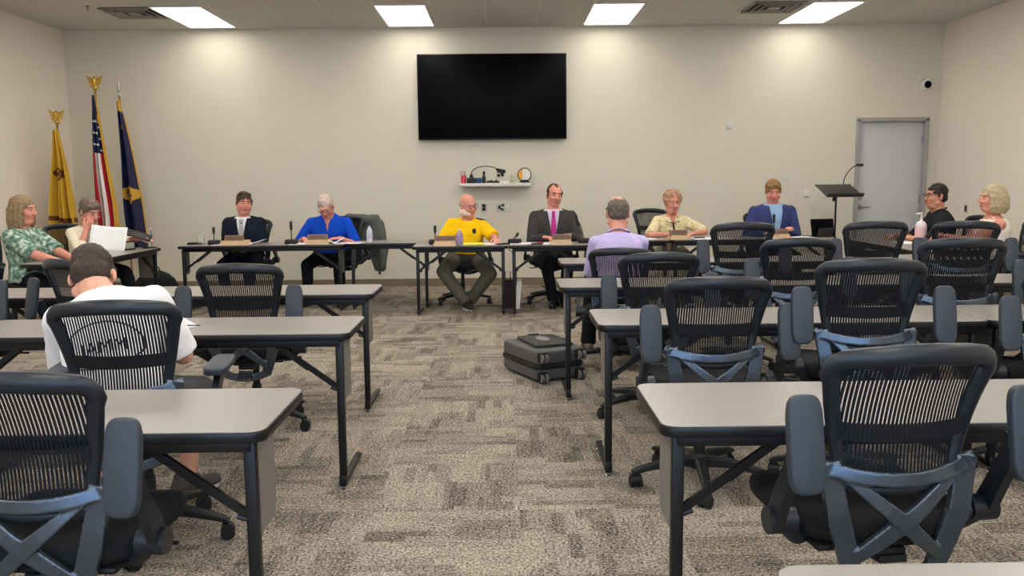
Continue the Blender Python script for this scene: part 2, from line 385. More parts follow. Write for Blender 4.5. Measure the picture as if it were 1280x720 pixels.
tag(MB().cap((-.03, 0, .014), (.03, .02, .014), .014, .012).cap((0, 0, .02), (.03, -.02, .03), .012, .01).build('marker_cap', BLACK, loc=(-.16, SY-.02, SZ)), 'small black clip lying on the wall shelf next to the black bottle', 'clip')
tag(MB().cap((-.035, 0, .013), (.04, .0, .013), .013, .013).cap((.0, 0, .02), (.01, .0, .04), .012, .008).build('binder_clip', BLACK, loc=(-.08, SY-.02, SZ)), 'small black clip at the middle of the wall shelf', 'clip')
tag(MB().box((0, 0, .012), (.11, .09, .024), .004).build('card_box', MT('white2', srgb(228, 226, 215), .6), loc=(.03, SY, SZ)), 'flat white box on the wall shelf below the outlet', 'box')
t = empty('small_flask', (.135, SY, SZ)); tag(t, 'small pale bottle with round top between the flat white box and round disc', 'bottle')
MB().lathe([(.026, 0), (.028, .01), (.026, .05), (.014, .065), (.012, .08)], 16).build('bottle_body', MT('palegreen', srgb(176, 182, 140), .4), t)
MB().ell((0, 0, .1), (.022, .022, .024)).build('bottle_top', MT('palepink', srgb(205, 195, 195), .4), t)
t = empty('round_disc', (.30, SY, SZ)); tag(t, 'round orange and white disc on a black stand at right end of wall shelf', 'ornament')
MB().box((0, 0, .008), (.14, .09, .016), .006).tube([(-.05, .02, .015), (-.03, .0, .03), (.03, 0, .03), (.05, .02, .015)], .01, n=8).build('stand', BLACK, t)
MB().tube([(.085*cos(a), .005, .105+.085*sin(a)) for a in [2*pi*k/32 for k in range(32)]], .008, n=8, cyc=True).build('rim', BLACK, t)
b = MB(); b.tube([(0, .01, .105), (0, -.004, .105)], .08, n=32); b.build('disc', MT('white2'), t)
b = MB(); b.prism([(.078*cos(a), .078*sin(a)) for a in [pi*(.62+.76*k/16) for k in range(17)]], 0, .004, M=Matrix.Translation((0, -.005, .105)) @ Matrix.Rotation(pi/2, 4, 'X')); b.build('orange_segment', MT('orange', srgb(240, 165, 50), .5), t)

# outlets, switches
def plate(name, x, z, wd, ht, label, devs=(), m=None, cat='outlet', group=None):
    t = empty(name, (x, D, z)); tag(t, label, cat, group)
    MB().box((0, -.004, 0), (wd, .008, ht), .002).build('cover_plate', m or OFFW, t)
    for (dx, dz, dw, dh, mm) in devs: MB().box((dx, -.009, dz), (dw, .006, dh), .001).build('insert', mm, t)
    return t
BI = BLACK
plate('cable_outlet', -.245, 1.05, .085, .125, 'left wall outlet with black insert below the shelf', [(0, .027, .05, .035, BI), (0, -.027, .05, .035, BI), (0, 0, .03, .03, BI)])
plate('data_outlet', .02, 1.05, .20, .125, 'wider wall outlet plate with black and white inserts below the shelf', [(-.055, .0, .035, .05, BI), (-.01, .028, .04, .028, BI), (-.02, -.028, .04, .028, BI), (.05, 0, .06, .09, WHITE)])
plate('shelf_outlet', -.04, 1.50, .075, .115, 'black-faced power outlet just above the wall shelf', [(0, .025, .042, .034, BI), (0, -.025, .042, .034, BI)])
plate('low_outlet', -4.13, .40, .075, .115, 'white outlet low on the far wall under the left table', [(0, .025, .036, .03, WHITE), (0, -.025, .036, .03, WHITE)])
plate('thermostat', 3.03, 2.10, .085, .12, 'small white thermostat high on the wall left of the door', [(0, .01, .05, .05, WHITE), (0, -.035, .04, .012, VENTG)], WHITE, 'thermostat')
plate('room_sensor', 3.80, 1.43, .075, .11, 'blank white plate on the wall behind the blazer man', [(0, .01, .03, .05, WHITE)], WHITE, 'wall plate')
plate('light_switch', 4.09, 1.20, .075, .115, 'white light switch on the wall left of the music stand pole', [(0, 0, .03, .06, WHITE), (0, -.05, .05, .012, VENTG)], WHITE, 'light switch')
plate('card_reader', 4.27, 1.20, .085, .13, 'white wall plate between the music stand and the door', [(0, 0, .05, .08, WHITE), (.01, .03, .02, .012, VENTG)], WHITE, 'wall plate')
plate('notice_panel', 4.32, .93, .34, .36, 'pale blank panel on the wall beside the door', [], OFFW, 'wall panel')
t = empty('wall_outlet', (XR, 10.85, 1.0)); tag(t, 'small dark wall socket on the right wall beside the blonde woman', 'outlet'); 
MB().box((-.004, 0, 0), (.008, .075, .115), .002).build('cover_plate', OFFW, t); MB().box((-.009, 0, 0), (.006, .045, .075), .001).build('insert', BLACK, t)
# dome camera
t = empty('security_camera', (5.61, D, 2.61)); tag(t, 'white round security camera with dark dome high in the right corner', 'camera')
MB().lathe([(.075, 0), (.078, .01), (.078, .05), (.07, .07), (.05, .075)], 28, M=Matrix.Rotation(pi/2, 4, 'X')).build('camera_housing', WHITE, t)
MB().ell((0.01, -.07, -.005), (.048, .045, .048), n=24).build('dome', BLACKG, t)

# camera
F, TH, RO, YA = 1080.5, .1234, .0097, .0105
fwd = V((sin(YA)*cos(TH), cos(YA)*cos(TH), -sin(TH))); rt = V((cos(YA), -sin(YA), 0)); up = rt.cross(fwd)
R_ = rt*cos(RO)-up*sin(RO); U_ = rt*sin(RO)+up*cos(RO)
cd = bpy.data.cameras.new('camera'); cd.sensor_width = 36; cd.lens = F/1280*36; cd.clip_start = .05
cam = bpy.data.objects.new('camera', cd); COL.objects.link(cam)
m4 = Matrix.Identity(4)
for i in range(3): m4[i][0] = R_[i]; m4[i][1] = U_[i]; m4[i][2] = -fwd[i]
m4[0][3] = 0; m4[1][3] = 0; m4[2][3] = 1.40
cam.matrix_world = m4; S.camera = cam
# daylight behind the camera
wd = bpy.data.worlds.new('sky'); wd.use_nodes = True; S.world = wd
wd.node_tree.nodes['Background'].inputs[0].default_value = (.45, .68, 1, 1); wd.node_tree.nodes['Background'].inputs[1].default_value = 2.6
al = bpy.data.lights.new('window_portal', 'AREA'); al.shape = 'RECTANGLE'; al.size = wx1-wx0; al.size_y = wz1-wz0; al.cycles.is_portal = True
ao = bpy.data.objects.new('window_portal', al); COL.objects.link(ao); ao.location = (0, YF-.15, (wz0+wz1)/2); ao.rotation_euler = (pi/2, 0, 0)   # faces into the room (+Y)

S.view_settings.view_transform = 'Standard'; S.view_settings.look = 'None'; S.view_settings.gamma = 1; S.view_settings.use_curve_mapping = False
S.view_settings.exposure = 1.0
S.cycles.use_denoising = True; S.cycles.max_bounces = 8; S.cycles.diffuse_bounces = 5; S.cycles.transparent_max_bounces = 24
try: S.cycles.use_light_tree = True
except Exception: pass
# ------------------------------------------------------------------ chair
def yb(z):            # back plane depth at height z
    return -.215-.17*(z-.5)-.035*sin(min(max((z-.55)/.42, 0), 1)*pi)*-1
def bk(x, z, off=0): return V((x, yb(z)+.05*(x/.22)**2-off-.02, z))
def make_chair(up=True):
    t = empty('office_chair', (0, 0, 0))
    # five-star base with casters
    b = MB()
    b.lathe([(.045, .075), (.05, .09), (.046, .13), (.034, .145)], 18)
    for k in range(5):
        a = 2*pi*k/5+.3; d = V((cos(a), sin(a), 0)); sd = V((-sin(a), cos(a), 0))
        rings = []
        for r, z, w_, h_ in ((.03, .108, .056, .05), (.12, .112, .048, .044), (.22, .098, .042, .034), (.30, .083, .036, .026), (.325, .078, .026, .018)):
            c = d*r+V((0, 0, z)); rings.append([c+sd*w_/2*cx+V((0, 0, h_/2*cz)) for cx, cz in ((1, .5), (.6, 1), (-.6, 1), (-1, .5), (-1, -.6), (-.6, -1), (.6, -1), (1, -.6))])
        b.loops(rings)
    base = b.build('star_base', BLACK, t)
    for k in range(5):
        a = 2*pi*k/5+.3; d = V((cos(a), sin(a), 0)); c = d*.305; w = MB(); ra = a+1.1+k
        ax = V((cos(ra), sin(ra), 0)); fw = V((-sin(ra), cos(ra), 0)); cc = c+fw*.014
        for s in (-1, 1):
            w.tube([cc+ax*s*.008+V((0, 0, .027)), cc+ax*s*.026+V((0, 0, .027))], .027, n=18)
        w.cap(c+V((0, 0, .045)), c+V((0, 0, .075)), .009, .008, n=8)
        w.tube([cc+V((0, 0, .036))-ax*.02, cc+V((0, 0, .036))+ax*.02], .028, n=12)
        w.build('caster', BLACK, base)
    MB().lathe([(.027, .12), (.027, .25), (.02, .25), (.02, .41), (.03, .415)], 16).build('gas_lift', BLACK, t)
    MB().box((0, .0, .425), (.20, .26, .045), .012).box((0, -.13, .42), (.09, .16, .035), .01).tube([(.10, .05, .42), (.22, .06, .41), (.25, .06, .41)], .006, n=8).build('mechanism', BLACK, t)
    # seat
    b = MB(); rings = []
    for z, g in ((.445, .80), (.452, .93), (.47, .985), (.492, 1), (.51, .985), (.522, .93), (.527, .80), (.528, .4)):
        r = []
        for k in range(40):
            a = 2*pi*k/40; cx = abs(cos(a))**.5*(1 if cos(a) > 0 else -1); cy = abs(sin(a))**.5*(1 if sin(a) > 0 else -1)
            x = cx*.245*g; y = .015+cy*.235*g
            dz = -.02*max(0, (cy-.4)/.6)**2 + .008*abs(cx)**2
            r.append(V((x, y, z+dz)))
        rings.append(r)
    b.loops(rings); b.build('seat', CH_SEAT, t)
    MB().box((0, -.01, .442), (.40, .38, .02), .008).build('seat_pan', BLACK, t)
    # back frame
    top, bot = .975, .615; wt, wb = .208, .152
    pts = []; rad = []
    def add(x, z, r): pts.append(bk(x, z)); rad.append(r)
    for k in range(9): u = -1+2*k/8; add(u*wb, bot-.012*(1-u*u), .014)
    for k in range(1, 12):
        u = k/12; add(wb+(wt-wb)*u**1.15, bot+(top-.05-bot)*u, .016+.010*u)
    for k in range(5): a = pi/2*k/4; add(wt-.045+.045*cos(a)+.004, top-.055+.04*sin(a), .026)
    for k in range(1, 10): u = 1-2*k/10; add(u*(wt-.045), top-.015+.012*(1-u*u), .028)
    for k in range(5): a = pi/2*(1-k/4); add(-(wt-.045+.045*cos(a)+.004), top-.055+.04*sin(a), .026)
    for k in range(11, 0, -1):
        u = k/12; add(-(wb+(wt-wb)*u**1.15), bot+(top-.05-bot)*u, .016+.010*u)
    b = MB(); m = len(pts); rings = []
    for i in range(m):
        tt = (pts[(i+1) % m]-pts[i-1]).normalized(); nn = V((0, -1, .1)); nn = (nn-tt*nn.dot(tt)).normalized(); c = tt.cross(nn)
        rings.append([pts[i]+c*cos(2*pi*k/12)*rad[i]*1.0+nn*sin(2*pi*k/12)*rad[i]*.62 for k in range(12)])
    b.loops(rings, cyc=True); b.build('back_frame', CH_FR, t, ang=60)
    def outl(v): z = bot+(top-.02-bot)*v; return z, (wb+(wt-wb)*v**1.15)
    b = MB(); b.grid(lambda u, v: bk((2*u-1)*outl(v)[1], outl(v)[0], -.004), 12, 14); b.build('back_mesh', CH_MESH, t)
    b = MB(); b.grid(lambda u, v: bk((2*u-1)*(wb+(wt-wb)*.42), .735+.05*v+.006*(2*u-1)**2, .012), 12, 2); b.build('lumbar_band', CH_BAND, t)
    # silver lower frame with the X
    b = MB()
    off = .018
    def L(x, z): return bk(x, z, off)
    def bar(p, q, w0, w1, n=7, bow=0):
        P = [(p[0]+(q[0]-p[0])*k/n, p[1]+(q[1]-p[1])*k/n+bow*(1-(2*k/n-1)**2)) for k in range(n+1)]
        b.strip([L(*c) for c in P], None, [w0+(w1-w0)*k/n for k in range(n+1)], (0, 1, -.15), .022)
    bar((-.215, .672), (.215, .672), .036, .036, 12, -.036)
    for s in (-1, 1):
        bar((s*.190, .682), (s*.162, .52), .058, .060); bar((s*.162, .53), (s*.112, .375), .060, .052)
        bar((s*.15, .645), (0, .522), .026, .046); bar((0, .522), (s*.125, .415), .046, .032)
    bar((-.125, .385), (.125, .385), .04, .04, 8, -.03)
    bar((0, .36), (0, .395), .09, .07, 3)
    b.build('lower_frame', CH_LOW, t, remesh=.0035, sm=2)
    MB().strip([(0, -.10, .415), (0, -.17, .405), (0, -.22, .41)], None, .075, (0, 0, 1), .02).build('back_bracket', BLACK, t)
    for s in (-1, 1):
        b = MB()
        b.cap((s*.10, -.03, .43), (s*.22, -.12, .455), .026, .03); b.cap((s*.22, -.12, .455), (s*.262, -.15, .50), .03, .034)
        b.tube([(s*.248, -.155, .51), (s*.322, -.155, .51)], .036, n=20)
        if up:
            b.strip([(s*.298, -.155, .51), (s*.300, -.19, .58), (s*.298, -.235, .66), (s*.294, -.262, .74)], None, [.062, .056, .05, .044], (1, 0, 0), .026)
        else:
            b.strip([(s*.298, -.155, .51), (s*.300, -.11, .57), (s*.298, -.03, .64), (s*.296, .02, .672)], None, [.06, .056, .05, .06], (1, 0, 0), .026)
        arm = b.build('armrest', CH_FR, t)
        b = MB()
        pr = []
        for k in range(28):
            a = 2*pi*k/28; pr.append((.046*abs(cos(a))**.55*(1 if cos(a) > 0 else -1), .122*abs(sin(a))**.42*(1 if sin(a) > 0 else -1)))
        if up: Mx = Matrix.Translation((s*.294, -.285, .755)) @ Matrix.Rotation(radians(80), 4, 'X')
        else: Mx = Matrix.Translation((s*.294, .02, .672)) @ Matrix.Rotation(radians(3), 4, 'X')
        b.prism(pr, 0, .03, M=Mx, bev=.009, seg=3); b.build('arm_pad', CH_PAD, arm, ang=60)
    return t
PROTO = {True: make_chair(True), False: make_chair(False)}
used = set()
def chair(x, y, deg, label, up=True, dz=0, group='mesh office chairs', spin=0):
    t = PROTO[up] if up not in used else copy_tree(PROTO[up])
    used.add(up)
    t.location = (x, y, 0); t.rotation_euler = (0, 0, radians(deg)); tag(t, label, 'chair', group)
    for c in t.children:
        n = c.name.split('.')[0]
        if n == 'star_base': c.rotation_euler = (0, 0, spin); c.location = (0, 0, 0)
        else: c.location = (0, 0, 0 if (n == 'gas_lift' and dz < 0) else dz*(.5 if n == 'gas_lift' else 1))
    return t
# empty chairs in the audience rows (arms folded up)
chair(.985, 2.36, 7, 'nearest empty mesh chair on the right, silver X frame, behind the closest full table', spin=.2)
chair(-1.20, 2.36, -4, 'nearest mesh chair at lower left, cut by the left edge of the photo', dz=-.04, spin=.9)
chair(.90, 3.87, 2, 'empty mesh chair behind the lavender-shirt man, at left end of the second right table', spin=.5)
chair(1.565, 3.86, -3, 'empty mesh chair in front of the second right table, directly left of its seam', dz=.07, spin=.1)
chair(2.56, 3.98, -8, 'chair at the far right edge, mostly outside the frame, by the second right table', spin=.35)
chair(.865, 5.10, 4, 'empty mesh chair directly behind the lavender-shirt man at the third right table', spin=.7)
chair(1.77, 5.42, 2, 'empty mesh chair at middle of the third right table, in front of the blazer man', dz=.05, spin=.2)
chair(2.49, 4.86, -4, 'empty mesh chair at the third right table, in front of the blonde woman', dz=.08, spin=.2)
chair(1.69, 6.36, 3, 'empty mesh chair at the front right row, beside the curly-haired woman', dz=.10, spin=.4)
chair(2.64, 6.34, 0, 'empty mesh chair at the front right row, in front of the black-shirt man', dz=.10, spin=.6)
chair(3.36, 6.40, -10, 'partly hidden mesh chair at front right, just below the blonde woman', dz=.09, spin=.6)
chair(-1.43, 4.91, 2, 'empty mesh chair facing the third left table, in front of the dark-suit man', dz=-.02, spin=.55)
chair(-2.28, 5.02, -32, 'empty mesh chair turned sideways, half hidden by the white T-shirt man head', spin=.2)
chair(-3.02, 4.93, 2, 'empty mesh chair at the left edge, only its grey right arm pad well in view', dz=.02, spin=.2)

# ------------------------------------------------------------------ training tables
def rrect(x0, x1, y0, y1, r, n=6):
    P = []
    for cx, cy, a0 in ((x1-r, y1-r, 0), (x0+r, y1-r, pi/2), (x0+r, y0+r, pi), (x1-r, y0+r, 1.5*pi)):
        for k in range(n+1): a = a0+pi/2*k/n; P.append((cx+r*cos(a), cy+r*sin(a)))
    return P
def table(x, y, L, label, rz=0, group='grey-topped folding tables', top=.735, dp=.51):
    """x,y: front left corner on the camera side; runs +x for L"""
    t = empty('folding_table', (x, y, 0), rz); tag(t, label, 'table', group)
    MB().prism(rrect(.004, L-.004, .004, dp-.004, .045), top-.004, top, bev=.0015, seg=1).build('tabletop', LAMI, t, ang=30)
    MB().prism(rrect(0, L, 0, dp, .05), top-.034, top-.003, bev=.006).build('edge_band', EDGE, t, ang=30)
    b = MB(); b.box((L/2, .05, top-.05), (L-.10, .03, .035), .003); b.box((L/2, dp-.06, top-.05), (L-.10, .03, .035), .003)
    for xx in (.075, L-.075): b.box((xx, dp/2, top-.048), (.03, dp-.10, .03), .003)
    b.build('under_frame', LEGB, t)
    for s in (0, 1):
        X = lambda v: (L-v) if s else v
        sg = -1 if s else 1
        b = MB(); b.box((X(.055), .062, (top-.04)/2+.012), (.034, .034, top-.07), .005)
        b.tube([(X(.055), .062, .46), (X(.10), .062, .475)], .008, n=8)
        leg = b.build('leg', LEGB, t)
        f = MB(); f.box((X(.055), .062+.19, .030), (.03, .44, .028), .006); f.box((X(.055), .045, .045), (.034, .03, .05), .005)
        f.build('foot', LEGB, leg)
        for yy in (.042, .45): MB().lathe([(.014, 0), (.015, .006), (.006, .01), (.006, .022)], 12, M=Matrix.Translation((X(.055), yy, 0))).build('glide', CHROME, leg)
        g = MB(); g.strip([(X(.06), .066, .47), (X(.36), .066, top-.045)], None, .024, (0, 1, 0), .014, M=None); g.strip([(X(.20), .078, .56), (X(.36), .078, top-.05)], None, .022, (0, 1, 0), .012)
        g.build('brace', LEGB, leg)
        c = MB(); r = .045; z0, z1, y1 = .415, top-.05, .24
        out = [(.075, z1), (.075, z0), (y1-r, z0)]+[(y1-r+r*sin(a), z0+r-r*cos(a)) for a in [pi/2*k/6 for k in range(1, 7)]]+[(y1, z1)]
        Mx = Matrix(((0, 0, 1, X(.046)-.008), (1, 0, 0, 0), (0, 1, 0, 0), (0, 0, 0, 1)))
        c.prism(out, 0, .016, M=Mx, bev=.002, seg=1); c.build('end_panel', PANELG, t)
    return t
# audience rows, left block (right ends at the aisle)
table(-.65-1.83, 2.27, 1.83, 'nearest left table, with the white T-shirt man beyond it')
table(-.687-1.83, 3.79, 1.83, 'second left table, in front of the white T-shirt man, its paper on top')
table(-.782-1.83, 5.14, 1.83, 'third left table, behind the empty chair in front of the dark-suit man')
table(-.782-1.84-1.83, 5.14, 1.83, 'third-row table at the left edge, joined to the aisle table beside it')
table(-.687-1.84-1.83, 3.79, 1.83, 'second-row table cut by the left edge of the photo')
# right block
table(.427, 2.27, 1.83, 'nearest right table with grey end panel at the aisle, below the big empty chair')
table(.438, 3.93, 1.83, 'second right table from the aisle, ending at the seam at right')
table(.438+1.835, 3.93, 1.83, 'table at the right edge joined to the second right table at the seam')
table(.357, 5.36, 1.83, 'third right table, directly behind the lavender-shirt man chair')
table(.357+1.835, 5.36, 1.83, 'third-row table at the right, below the black-shirt man')
table(.47, 6.92, 1.83, 'front right table where the lavender-shirt man sits')
table(.47+1.835, 6.92, 1.83, 'front-row table at right, before the laptop and music stand')
table(.455, .915, 1.83, 'table top in the bottom right corner of the photo, cut by the lower edge')
# council tables
table(-3.515, 9.33, 1.80, 'left council table of the dark-suit man, microphone on it', group='council tables')
table(-1.71, 9.48, .92, 'short council table section between the blue-shirt man and the centre', group='council tables')
table(-.94, 8.93, 1.0, 'centre council table of the yellow-shirt man', group='council tables')
table(.064, 8.93, .86, 'centre council table of the grey-suit man with the magenta tie', group='council tables')
table(.94, 9.50, .92, 'short council table section right of the grey-suit man', group='council tables')
table(1.865, 9.50, 1.83, 'right council table of the blazer man, laptop on its end', group='council tables')
table(-3.62, 7.37, 1.85, 'left side table turned toward the room, by the flags', rz=pi/2, group='council tables')
table(3.74, 9.46, 1.85, 'right side table turned toward the room, of the black-shirt man', rz=-pi/2, group='council tables')
# ------------------------------------------------------------------ people
SKIN = lambda k, c: MT('skin_'+k, c, .55, spec=.35, bump=.05, bscale=200, var=.05, vscale=30)
EYEW = MT('eye_white', srgb(188, 176, 170), .5); EYED = MT('eye_dark', srgb(45, 32, 26), .25); LIPS = MT('lips', srgb(176, 96, 88), .5)
def ik(a, b, l1, l2, pole):
    a, b, pole = V(a), V(b), V(pole); d = b-a; L = d.length
    if L > (l1+l2)*.985: b = a+d*((l1+l2)*.985/L); d = b-a; L = d.length
    x = (l1*l1-l2*l2+L*L)/(2*L); h = sqrt(max(l1*l1-x*x, 1e-6)); dn = d.normalized()
    p = pole-a; p = p-dn*p.dot(dn); p.normalize()
    return a+dn*x+p*h, b
SEC = [(-.10, .10, .08), (-.07, .15, .115), (-.02, .175, .128), (.06, .168, .122), (.15, .158, .115), (.24, .162, .118), (.32, .172, .118), (.38, .165, .108), (.425, .135, .088), (.455, .095, .070), (.475, .066, .058)]
def sec_at(s):
    for (a, b) in zip(SEC, SEC[1:]):
        if a[0] <= s <= b[0]:
            u = (s-a[0])/(b[0]-a[0]); return a[1]+(b[1]-a[1])*u, a[2]+(b[2]-a[2])*u
    return SEC[-1][1:]
def person(label, x, y, yaw, **k):
    g = lambda n, d: k.get(n, d)
    sc = g('s', 1.0); fat = g('fat', 1.0); lean = radians(g('lean', 5)); side = radians(g('side', 0)); tw = radians(g('twist', 0))
    hs = g('hs', 1.06)
    t = empty('person', (x, y, 0), radians(yaw)); tag(t, label, 'person')
    skin = g('skin', SKIN('mid', srgb(205, 150, 128)))
    P = V((0, 0, g('hipz', .575)))
    T = Matrix.Translation(P) @ Matrix.Rotation(side, 4, 'Y') @ Matrix.Rotation(-lean, 4, 'X') @ Matrix.Rotation(tw, 4, 'Z')
    A = lambda v: T @ V(v)
    def torso(mb, e=0, lo=-.10, hi=.475, ex=2.4):
        rings = []
        ss = [s for s in [lo]+[q[0] for q in SEC if lo < q[0] < hi]+[hi]]
        for s in ss:
            w, d = sec_at(s); bel = fat if s < .33 else 1+(fat-1)*.5
            w = w*(1+(bel-1)*.8)+e; d = d*bel+e
            yo = .03*max(0, fat-1)*8*max(0, 1-abs(s-.1)/.25)
            r = []
            for j in range(28):
                a = 2*pi*j/28; cx = abs(cos(a))**(2/ex)*(1 if cos(a) > 0 else -1); cy = abs(sin(a))**(2/ex)*(1 if sin(a) > 0 else -1)
                r.append(A((cx*w*sc, cy*d*sc+yo, s*sc)))
            rings.append(r)
        mb.loops(rings)
    sw = g('sw', .178)*sc
    shz = .385*sc
    sh = {1: A((sw, 0, shz)), -1: A((-sw, 0, shz))}
    ua, fa = .285*sc, .25*sc
    hands = g('hands', {1: (.16, .40, .775), -1: (-.16, .40, .775)})
    poles = g('poles', {1: (.42, -.2, .2), -1: (-.42, -.2, .2)})
    hdir = g('hdir', {1: (-.35, 1, 0), -1: (.35, 1, 0)}); hn = g('hn', {1: (0, 0, -1), -1: (0, 0, -1)}); curl = g('curl', .45)
    el, wr = {}, {}
    for s in (1, -1): el[s], wr[s] = ik(sh[s], hands[s], ua, fa, poles[s])
    # legs
    kn, an = {}, {}
    feet = g('feet', {1: (.13, .42, .085), -1: (-.13, .42, .085)}); kp = g('kpole', {1: (.25, 1, 1.2), -1: (-.25, 1, 1.2)})
    hip = {1: V((.095, .02, P.z-.005)), -1: V((-.095, .02, P.z-.005))}
    for s in (1, -1): kn[s], an[s] = ik(hip[s], feet[s], .43*g('ls', 1), .41*g('ls', 1), kp[s])
    # head
    N = A((0, 0, .45*sc)); Rh = Matrix.Rotation(radians(g('hyaw', 0)), 4, 'Z') @ Matrix.Rotation(radians(g('hroll', 0)), 4, 'Y') @ Matrix.Rotation(-radians(g('hpitch', 0)), 4, 'X')
    nk = (A((0, 0, 1))-A((0, 0, 0)))
    Hc = N+nk*.055+Rh.to_3x3() @ V((0, .022, .112*hs))+V(g('hoff', (0, 0, 0)))
    HM = Matrix.Translation(Hc) @ Rh @ Matrix.Scale(hs, 4)
    # ---- body: one continuous surface
    b = MB()
    torso(b, -.004)
    arr = g('arm', 1.0)
    for s in (1, -1):
        b.ell(sh[s], (.055*sc,)*3); b.cap(sh[s], el[s], .050*arr, .040*arr); b.cap(el[s], wr[s], .040*arr, .025*arr)
        b.cap(hip[s], kn[s], .080, .056); b.cap(kn[s], an[s], .054, .036); b.cap(an[s], an[s]+V((-sin(radians(g('toe', {1: -8, -1: 8})[s]))*.07, cos(radians(g('toe', {1: -8, -1: 8})[s]))*.07, -.035)), .034, .024)
        # hand
        d = V(hdir[s]).normalized(); n = V(hn[s]); n = (n-d*n.dot(d)).normalized(); lat = n.cross(d) if s > 0 else d.cross(n)   # lat: towards little finger
        # thumb side is towards the middle of the body
        W = wr[s]
        b.cap(W, W+d*.03, .025, .026, fl=(n, .75)); b.cap(W+d*.035-lat*.006, W+d*.075-lat*.004, .036, .038, fl=(n, .42)); b.cap(W+d*.035+lat*.010, W+d*.075+lat*.012, .030, .032, fl=(n, .42))
        cu = curl if not isinstance(curl, dict) else curl[s]
        for off, Lf, rr in ((-.030, .072, .0092), (-.010, .080, .0095), (.010, .074, .0092), (.029, .058, .0082)):
            p = W+d*.088+lat*off; ang = 0
            for q, fr in enumerate((.42, .33, .25)):
                ang += cu*(.8, 1.1, .8)[q]; dd = d*cos(ang)+n*sin(ang)+lat*off*2.0; dd.normalize()
                e = p+dd*Lf*fr; b.cap(p, e, rr*(1-.08*q), rr*(1-.08*(q+1)), n=8); p = e
        p0 = W+d*.03-lat*.025; p1 = p0+(d*.75-lat*.6+n*.25).normalized()*.042; p2 = p1+(d*.95-lat*.15+n*.4).normalized()*.034; p3 = p2+(d*.95+lat*.1+n*.5).normalized()*.026
        b.cap(p0, p1, .014, .0115, n=8); b.cap(p1, p2, .0115, .0105, n=8); b.cap(p2, p3, .0105, .009, n=8)
    fem = g('fem', False)
    nr = .052 if fem else .062
    b.cap(A((0, -.01, .40*sc)), HM @ V((0, -.02, -.04)), nr*1.12, nr)
    jw = g('jaw', 1.0)
    b.ell((0, -.018, .033), (.076, .094, .086), M=HM, n=22); b.ell((0, .018, -.025), (.064*jw, .070, .082), M=HM, n=22)
    b.ell((0, .050, -.092), (.034*jw, .034, .026), M=HM); b.cap((-.05*jw, .0, -.065), (0, .055, -.088), .028, .026, M=HM); b.cap((.05*jw, .0, -.065), (0, .055, -.088), .028, .026, M=HM)
    b.cap((0, .084, .012), (0, .106, -.028), .0095, .0135, n=10, M=HM); b.cap((-.012, .092, -.032), (.012, .092, -.032), .010, n=8, M=HM)
    b.cap((-.036, .070, .030), (-.010, .079, .028), .012, M=HM, n=10); b.cap((.036, .070, .030), (.010, .079, .028), .012, M=HM, n=10)
    for s in (1, -1):
        b.ell((s*.036, .060, -.030), (.026, .024, .024), M=HM)
        b.ell((s*.079*1.0, -.008, -.008), (.010, .020, .033), M=HM, rot=Matrix.Rotation(s*.25, 4, 'Z') @ Matrix.Rotation(-.15, 4, 'X'), n=14)
    b.cap((-.020, .080, -.060), (.020, .080, -.060), .009, M=HM, n=8); b.cap((-.014, .082, -.069), (.014, .082, -.069), .009, M=HM, n=8)
    if fat > 1.1: b.ell((0, .02, -.10), (.055, .05, .035), M=HM)
    vx = g('vox', .0062)
    b.build('body', skin, t, remesh=vx, sm=3)
    for s in (1, -1):
        e = MB(); e.ell((s*.031, .0765, .006), (.0115, .0085, .0062), M=HM, n=12); eo = e.build('eye', EYEW, t)
        MB().ell((s*.031, .0835, .005), (.0055, .0042, .0055), M=HM, n=10).build('iris', EYED, eo)
        MB().cap((s*.048, .078, .029), (s*.016, .090, .033), .0042, .005, n=8, fl=((0, 1, 0), .8), M=HM).build('eyebrow', g('brow', g('hairm', None)) or EYED, t)
    m = MB(); m.cap((-.020, .0885, -.0595), (0, .092, -.058), .0042, .005, n=8, M=HM); m.cap((.020, .0885, -.0595), (0, .092, -.058), .0042, .005, n=8, M=HM); m.cap((-.014, .090, -.068), (.014, .090, -.068), .005, n=8, M=HM)
    m.build('mouth', LIPS, t)
    if g('beard', None):
        m = MB(); m.ell((0, .048, -.088), (.042, .042, .034), M=HM); m.cap((-.06, .012, -.05), (-.04, .05, -.08), .02, .022, M=HM); m.cap((.06, .012, -.05), (.04, .05, -.08), .02, .022, M=HM)
        m.build('beard', g('beard', None), t, remesh=.006)
    if g('glasses', False):
        q = MB()
        for s in (1, -1):
            q.tube([(s*.033+.022*cos(a), .101, .005+.017*sin(a)) for a in [2*pi*i/20 for i in range(20)]], .0022, n=6, cyc=True, M=HM)
            q.tube([(s*.055, .100, .010), (s*.078, .06, .012), (s*.083, -.01, .008)], .002, n=6, M=HM)
        q.tube([(-.011, .102, .008), (.011, .102, .008)], .002, n=6, M=HM); q.build('glasses', g('gmat', BLACK), t)
    # ---- hair
    st = g('hair', 'short'); hm = g('hairm', EYED)
    if st:
        h = MB()
        if st in ('short', 'side', 'fluffy'):
            e = {'short': .0, 'side': .001, 'fluffy': .006}[st]
            h.ell((0, -.0235, .044), (.0805+e, .0985+e, .0835+e), M=HM, n=24); h.ell((0, -.046, -.014), (.0735+e*.5, .073+e, .064), M=HM, n=20)
            for s in (1, -1): h.cap((s*.074, .006, .03), (s*.076, .002, -.012), .014, .009, M=HM)
            if st == 'side': h.cap((-.040, .034, .098), (.045, .026, .102), .018, .022, M=HM)
            if st == 'fluffy': h.cap((-.058, .052, .055), (-.02, .070, .085), .016, .018, M=HM); h.cap((-.02, .070, .085), (.05, .050, .072), .018, .016, M=HM); h.ell((0, -.005, .090), (.062, .072, .040), M=HM)
